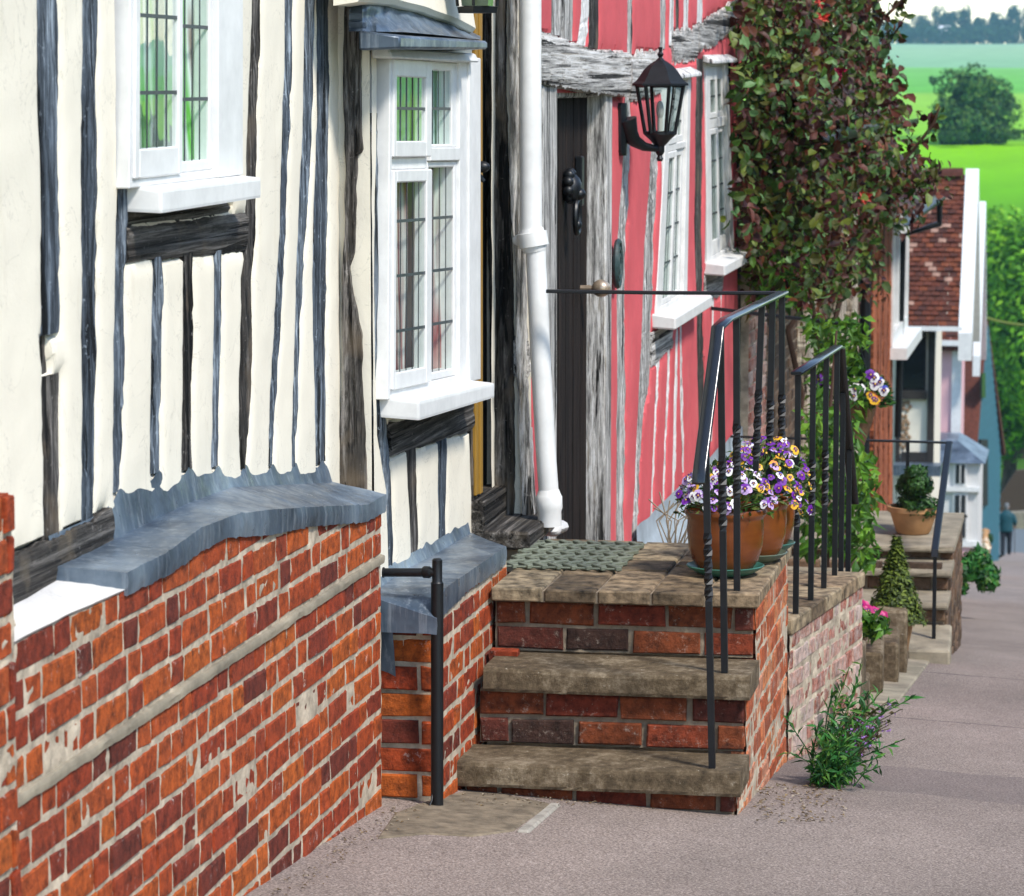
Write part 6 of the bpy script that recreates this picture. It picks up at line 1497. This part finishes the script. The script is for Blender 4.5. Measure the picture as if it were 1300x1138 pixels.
hz = [(1130, 36, 24), (1150, 24, 30), (1172, 26, 18), (1194, 20, 4), (1208, 16, 12), (1224, 22, 8), (1243, 16, 22), (1262, 18, 16), (1284, 26, 5), (1308, 26, 8), (1100, 28, 20), (1075, 28, 22), (1335, 26, 14), (1183, 16, 30), (1233, 18, 30), (1270, 18, 30)]
for i, (u, w_, tv) in enumerate(hz):
    y_ = 1385 + (i * 37) % 60; k_ = y_ / F; g_ = interp(GT, y_); zt_ = onY(u, tv, y_).z; x_ = onY(u, 55, y_).x; h_ = zt_ - g_ + 1
    bush('skyline_tree', 'hazy blue green tree of the skyline row at the top of the far fields', 'tree', (x_, y_, g_ - 1), w_ * k_ * .62, w_ * k_ * .4, h_ / 1.9, 1300, L_FAR, 1.5, 'hazy trees along the skyline', (.5, 1), False, 14)
mb = MB()
for k in range(12000):
    u = R.uniform(850, 1750); y_ = 1375 + R.uniform(-3, 6); p = onY(u, 57, y_); g_ = interp(GT, y_); leaf(mb, V((p.x, y_, g_ + R.uniform(-.8, 6.5 + 3 * nz3(u * .05, 0, 0)))), rv(), rv() + V((0, -.5, .6)), R.uniform(1.2, 2.4), R.uniform(.8, 1.4))
tag(mb.build('far_hedge', L_FAR, None, False, 0, False), 'long dark blue green hedge along the top edge of the far field', 'hedge')
# ------------------------------------------------------------------ wall lamps far down
copy_tree(WL, (X3 + .02, 20.4, onY(1040, 360, 20.4).z), 'small black lantern under the climbing rose, above the leafy climber', 0, .62)
# ------------------------------------------------------------------ person with stick, dog
def fused(name, mb, mat, parent, vox=.012, sm=6):
    o = mb.build(name, mat, parent, True)
    r_ = o.modifiers.new('join', 'REMESH'); r_.mode = 'VOXEL'; r_.voxel_size = vox; r_.use_smooth_shade = True
    s_ = o.modifiers.new('smooth', 'SMOOTH'); s_.factor = .5; s_.iterations = sm
    return o
SKIN = m_simple('skin', (.48, .27, .19), .6, .1, 9)
pf = on_g(1277, 702); pf.y = min(pf.y, 107)
PX, PY = onY(1277, 703, 106).x, 106.0; PZ = GZ(PY, PX)
PE = thing('person', 'person seen from behind in a teal jacket and dark trousers walking with a stick', 'person', (PX, PY, PZ))
B = lambda x, y, z: V((PX + x, PY + y, PZ + z))
mb = MB()
for s_ in (-1, 1):
    st_ = .12 * s_
    mb.tube([B(.10 * s_, 0, .92), B(.10 * s_, .02 + st_ * .3, .70), B(.105 * s_, st_ * .6, .49), B(.105 * s_, st_ * .7 - .02, .28), B(.105 * s_, st_ - .03, .09)], [.10, .085, .062, .058, .042], 12)
    mb.tube([B(.105 * s_, st_ - .06, .045), B(.11 * s_, st_ + .05, .04), B(.115 * s_, st_ + .16, .03)], [.04, .045, .03], 10)
mb.loft([[B(a * math.cos(q), b * math.sin(q) + c_, z) for q in [2 * math.pi * k / 16 for k in range(16)]] for z, a, b, c_ in ((.82, .15, .10, 0), (.95, .175, .125, 0), (1.08, .165, .115, .005), (1.22, .185, .12, .01), (1.36, .20, .115, .02), (1.44, .15, .09, .03), (1.48, .07, .06, .035))], True, True)
mb.tube([B(0, .03, 1.42), B(0, .045, 1.52), B(0, .055, 1.58)], [.06, .052, .055], 12)
mb.ell(B(0, .065, 1.635), .074, .092, .115, 10)
mb.ell(B(0, .16, 1.625), .013, .018, .022, 6); mb.tube([B(-.025, .148, 1.585), B(.025, .148, 1.585)], .009, 6)
for s_ in (-1, 1):
    mb.ell(B(.076 * s_, .06, 1.635), .012, .022, .032, 6); mb.ell(B(.03 * s_, .142, 1.65), .013, .013, .009, 6)
hands = {}
for s_, el, wr in ((-1, B(-.275, .0, 1.13), B(-.265, .13, .93)), (1, B(.285, .0, 1.13), B(.27, .2, .97))):
    mb.tube([B(.175 * s_, .02, 1.39), B(.23 * s_, .01, 1.27), el, lerp(el, wr, .5), wr], [.062, .055, .046, .04, .03], 12)
    d_ = (wr - el).normalized(); pl_ = wr + d_ * .05; mb.tube([wr, wr + d_ * .03, wr + d_ * .085], [.026, .034, .032], 10)
    sd_ = V((0, 1, 0)).cross(d_).normalized() if s_ < 0 else V((1, 0, 0))
    for f_ in range(4):
        o_ = sd_ * ((f_ - 1.5) * .018); L_ = (.06, .072, .068, .052)[f_]; k0 = wr + d_ * .08 + o_; dn = V((-.25 * s_, .15, -1)).normalized()
        mb.tube([k0, k0 + (d_ + dn * .3).normalized() * L_ * .45, k0 + (d_ * .6 + dn).normalized() * L_ * .75, k0 + (d_ * .3 + dn + V((-.3 * s_, 0, 0))).normalized() * L_], [.0095, .009, .008, .007], 8)
    mb.tube([wr + d_ * .03 + sd_ * .03, wr + d_ * .06 + sd_ * .05 + V((0, .01, 0)), wr + d_ * .085 + sd_ * .045 + V((0, .02, 0))], [.012, .010, .008], 8)
    hands[s_] = wr + d_ * .1
fused('body', mb, SKIN, PE, .008, 3)
mb = MB()
mb.loft([[B(a * math.cos(q), b * math.sin(q) + c_, z) for q in [2 * math.pi * k / 20 for k in range(20)]] for z, a, b, c_ in ((.80, .215, .155, 0), (.84, .225, .165, 0), (.98, .215, .16, 0), (1.12, .215, .15, .005), (1.26, .23, .155, .01), (1.37, .235, .145, .015), (1.44, .19, .12, .025), (1.50, .09, .085, .035), (1.535, .075, .075, .04))], True, True)
for s_, el, wr in ((-1, B(-.285, .0, 1.13), B(-.27, .12, .95)), (1, B(.295, .0, 1.13), B(.275, .19, .985))):
    mb.tube([B(.17 * s_, .02, 1.39), B(.24 * s_, .01, 1.28), el, lerp(el, wr, .5), wr], [.085, .078, .068, .06, .05], 14)
fused('jacket', mb, m_simple('teal_jacket', (.004, .06, .08), .7, .3, 12, .3, 30), PE, .014, 6)
mb = MB()
for s_ in (-1, 1):
    st_ = .12 * s_; mb.tube([B(.09 * s_, 0, .95), B(.10 * s_, .02 + st_ * .3, .70), B(.105 * s_, st_ * .6, .49), B(.105 * s_, st_ * .7 - .02, .28), B(.105 * s_, st_ - .03, .06)], [.125, .105, .085, .08, .075], 14)
fused('trousers', mb, m_simple('black_trousers', (.012, .014, .022), .8, .3, 12), PE, .014, 4)
mb = MB()
for s_ in (-1, 1):
    st_ = .12 * s_; mb.tube([B(.105 * s_, st_ - .08, .05), B(.105 * s_, st_ + .02, .05), B(.115 * s_, st_ + .18, .03)], [.045, .052, .034], 10)
mb.build('shoes', m_simple('dark_shoes', (.015, .012, .012), .5), PE, True)
mb = MB(); mb.ell(B(0, .045, 1.675), .083, .098, .095, 10); mb.ell(B(0, -.005, 1.62), .07, .05, .075, 8)
fused('hair', mb, m_simple('grey_hair', (.16, .17, .18), .8, .3, 60), PE, .012, 3)
mb = MB(); hs = hands[1]; mb.tube([hs + V((.02, .14, -hs.z + PZ + .0)), hs + V((0, .0, 0)), hs + V((0, -.0, .05)), hs + V((0, -.05, .07)), hs + V((0, -.1, .06))], [.011, .012, .012, .013, .012], 8)
tag(mb.build('walking_stick', m_simple('stick_wood', (.06, .035, .02), .6), None, True), 'thin dark walking stick held by the person in the teal jacket', 'walking stick')
DGX, DGY = onY(1249.5, 700, 85.5).x, 85.5; DZ = GZ(DGY, DGX)
DG = thing('dog', 'cream and tan dog standing on the pavement at the left of the walking person', 'dog', (DGX, DGY, DZ)); D = lambda x, y, z: V((DGX + x, DGY + y, DZ + z))
mb = MB()
mb.tube([D(0, -.36, .56), D(0, -.26, .57), D(0, -.05, .55), D(0, .16, .54), D(0, .3, .58), D(0, .38, .68)], [.075, .12, .125, .155, .13, .08], 14)
mb.tube([D(0, .3, .60), D(0, .42, .74), D(0, .48, .82)], [.11, .085, .08], 12); mb.ell(D(0, .52, .86), .085, .105, .085, 8); mb.tube([D(0, .56, .85), D(0, .66, .82), D(0, .71, .815)], [.055, .042, .03], 10)
for s_ in (-1, 1):
    mb.tube([D(.07 * s_, .5, .92), D(.095 * s_, .5, .88), D(.10 * s_, .49, .80)], [.02, .035, .02], 8)
    mb.tube([D(.09 * s_, .24, .5), D(.095 * s_, .22, .36), D(.09 * s_, .25, .26), D(.09 * s_, .245, .1), D(.09 * s_, .27, .03)], [.075, .05, .036, .03, .036], 10)
    mb.tube([D(.09 * s_, -.27, .53), D(.10 * s_, -.20, .36), D(.095 * s_, -.33, .22), D(.095 * s_, -.31, .1), D(.095 * s_, -.28, .03)], [.10, .07, .036, .03, .036], 10)
mb.tube([D(0, -.4, .6), D(0, -.5, .62), D(.02, -.6, .72), D(.02, -.62, .8)], [.035, .03, .028, .015], 8)
t = NT('dog_coat'); DC = t.fin(t.ramp(t.noise(3.2, 3, .5), [(.42, (.72, .62, .48)), (.55, (.40, .22, .10))]), .9)
fused('body', mb, DC, DG, .014, 4)
bush('planter_shrub', 'small dark shrub in front of the teal barn beside the dog', 'shrub', (onY(1251, 660, 87).x, 87, GZ(87, -3.0) + .5), .2, .2, .2, 500, L_BUSH, .1)
q = onY(1251, 660, 87); T_ = thing('planter', 'orange clay planter below the small dark shrub by the barn', 'pot', (q.x, 87, GZ(87, -3.0))); mb = MB(); mb.lathe([(.12, -.1), (.16, .45), (.18, .45), (.18, .53), (.15, .53), (.13, .4)], (q.x, 87, GZ(87, -3.0)), 18); mb.build('pot_body', TERRA_P, T_, True)
# ------------------------------------------------------------------ air
mb = MB(); mb.box(-450, 450, -70, 1480, -20.5, 60); 
t = bpy.data.materials.new('haze'); t.use_nodes = True; n_ = t.node_tree; n_.nodes.remove(n_.nodes['Principled BSDF']); pv = n_.nodes.new('ShaderNodeVolumePrincipled'); pv.inputs['Color'].default_value = (.42, .80, 1.0, 1); pv.inputs['Density'].default_value = .00022; n_.links.new(pv.outputs[0], n_.nodes['Material Output'].inputs['Volume'])
HAZE = True
if HAZE: tag(mb.build('haze', t, None), kind='stuff')
# ------------------------------------------------------------------ light and render
w = bpy.data.worlds.new('World'); S.world = w; w.use_nodes = True
nt = w.node_tree; bg = nt.nodes['Background']
sky = nt.nodes.new('ShaderNodeTexSky'); sky.sky_type = 'NISHITA'; sky.sun_disc = False
EL, AZ = rad(50), rad(127)      # azimuth from +Y towards +X
sky.sun_elevation = EL; sky.sun_rotation = AZ; sky.air_density = 1.0; sky.dust_density = 0.22; sky.ozone_density = 0.3
nt.links.new(sky.outputs[0], bg.inputs[0]); bg.inputs[1].default_value = .14
sd = bpy.data.lights.new('sun', 'SUN'); sd.energy = 2.3; sd.angle = rad(9); sd.color = (1, .94, .85)
so = bpy.data.objects.new('sun', sd); COL.objects.link(so)
d = V((math.sin(AZ) * math.cos(EL), math.cos(AZ) * math.cos(EL), math.sin(EL)))
so.rotation_euler = d.to_track_quat('Z', 'Y').to_euler(); so.location = (20, 10, 30)
S.view_settings.view_transform = 'Standard'; S.view_settings.look = 'None'; S.view_settings.gamma = 1; S.view_settings.exposure = .95
S.render.engine = 'CYCLES'
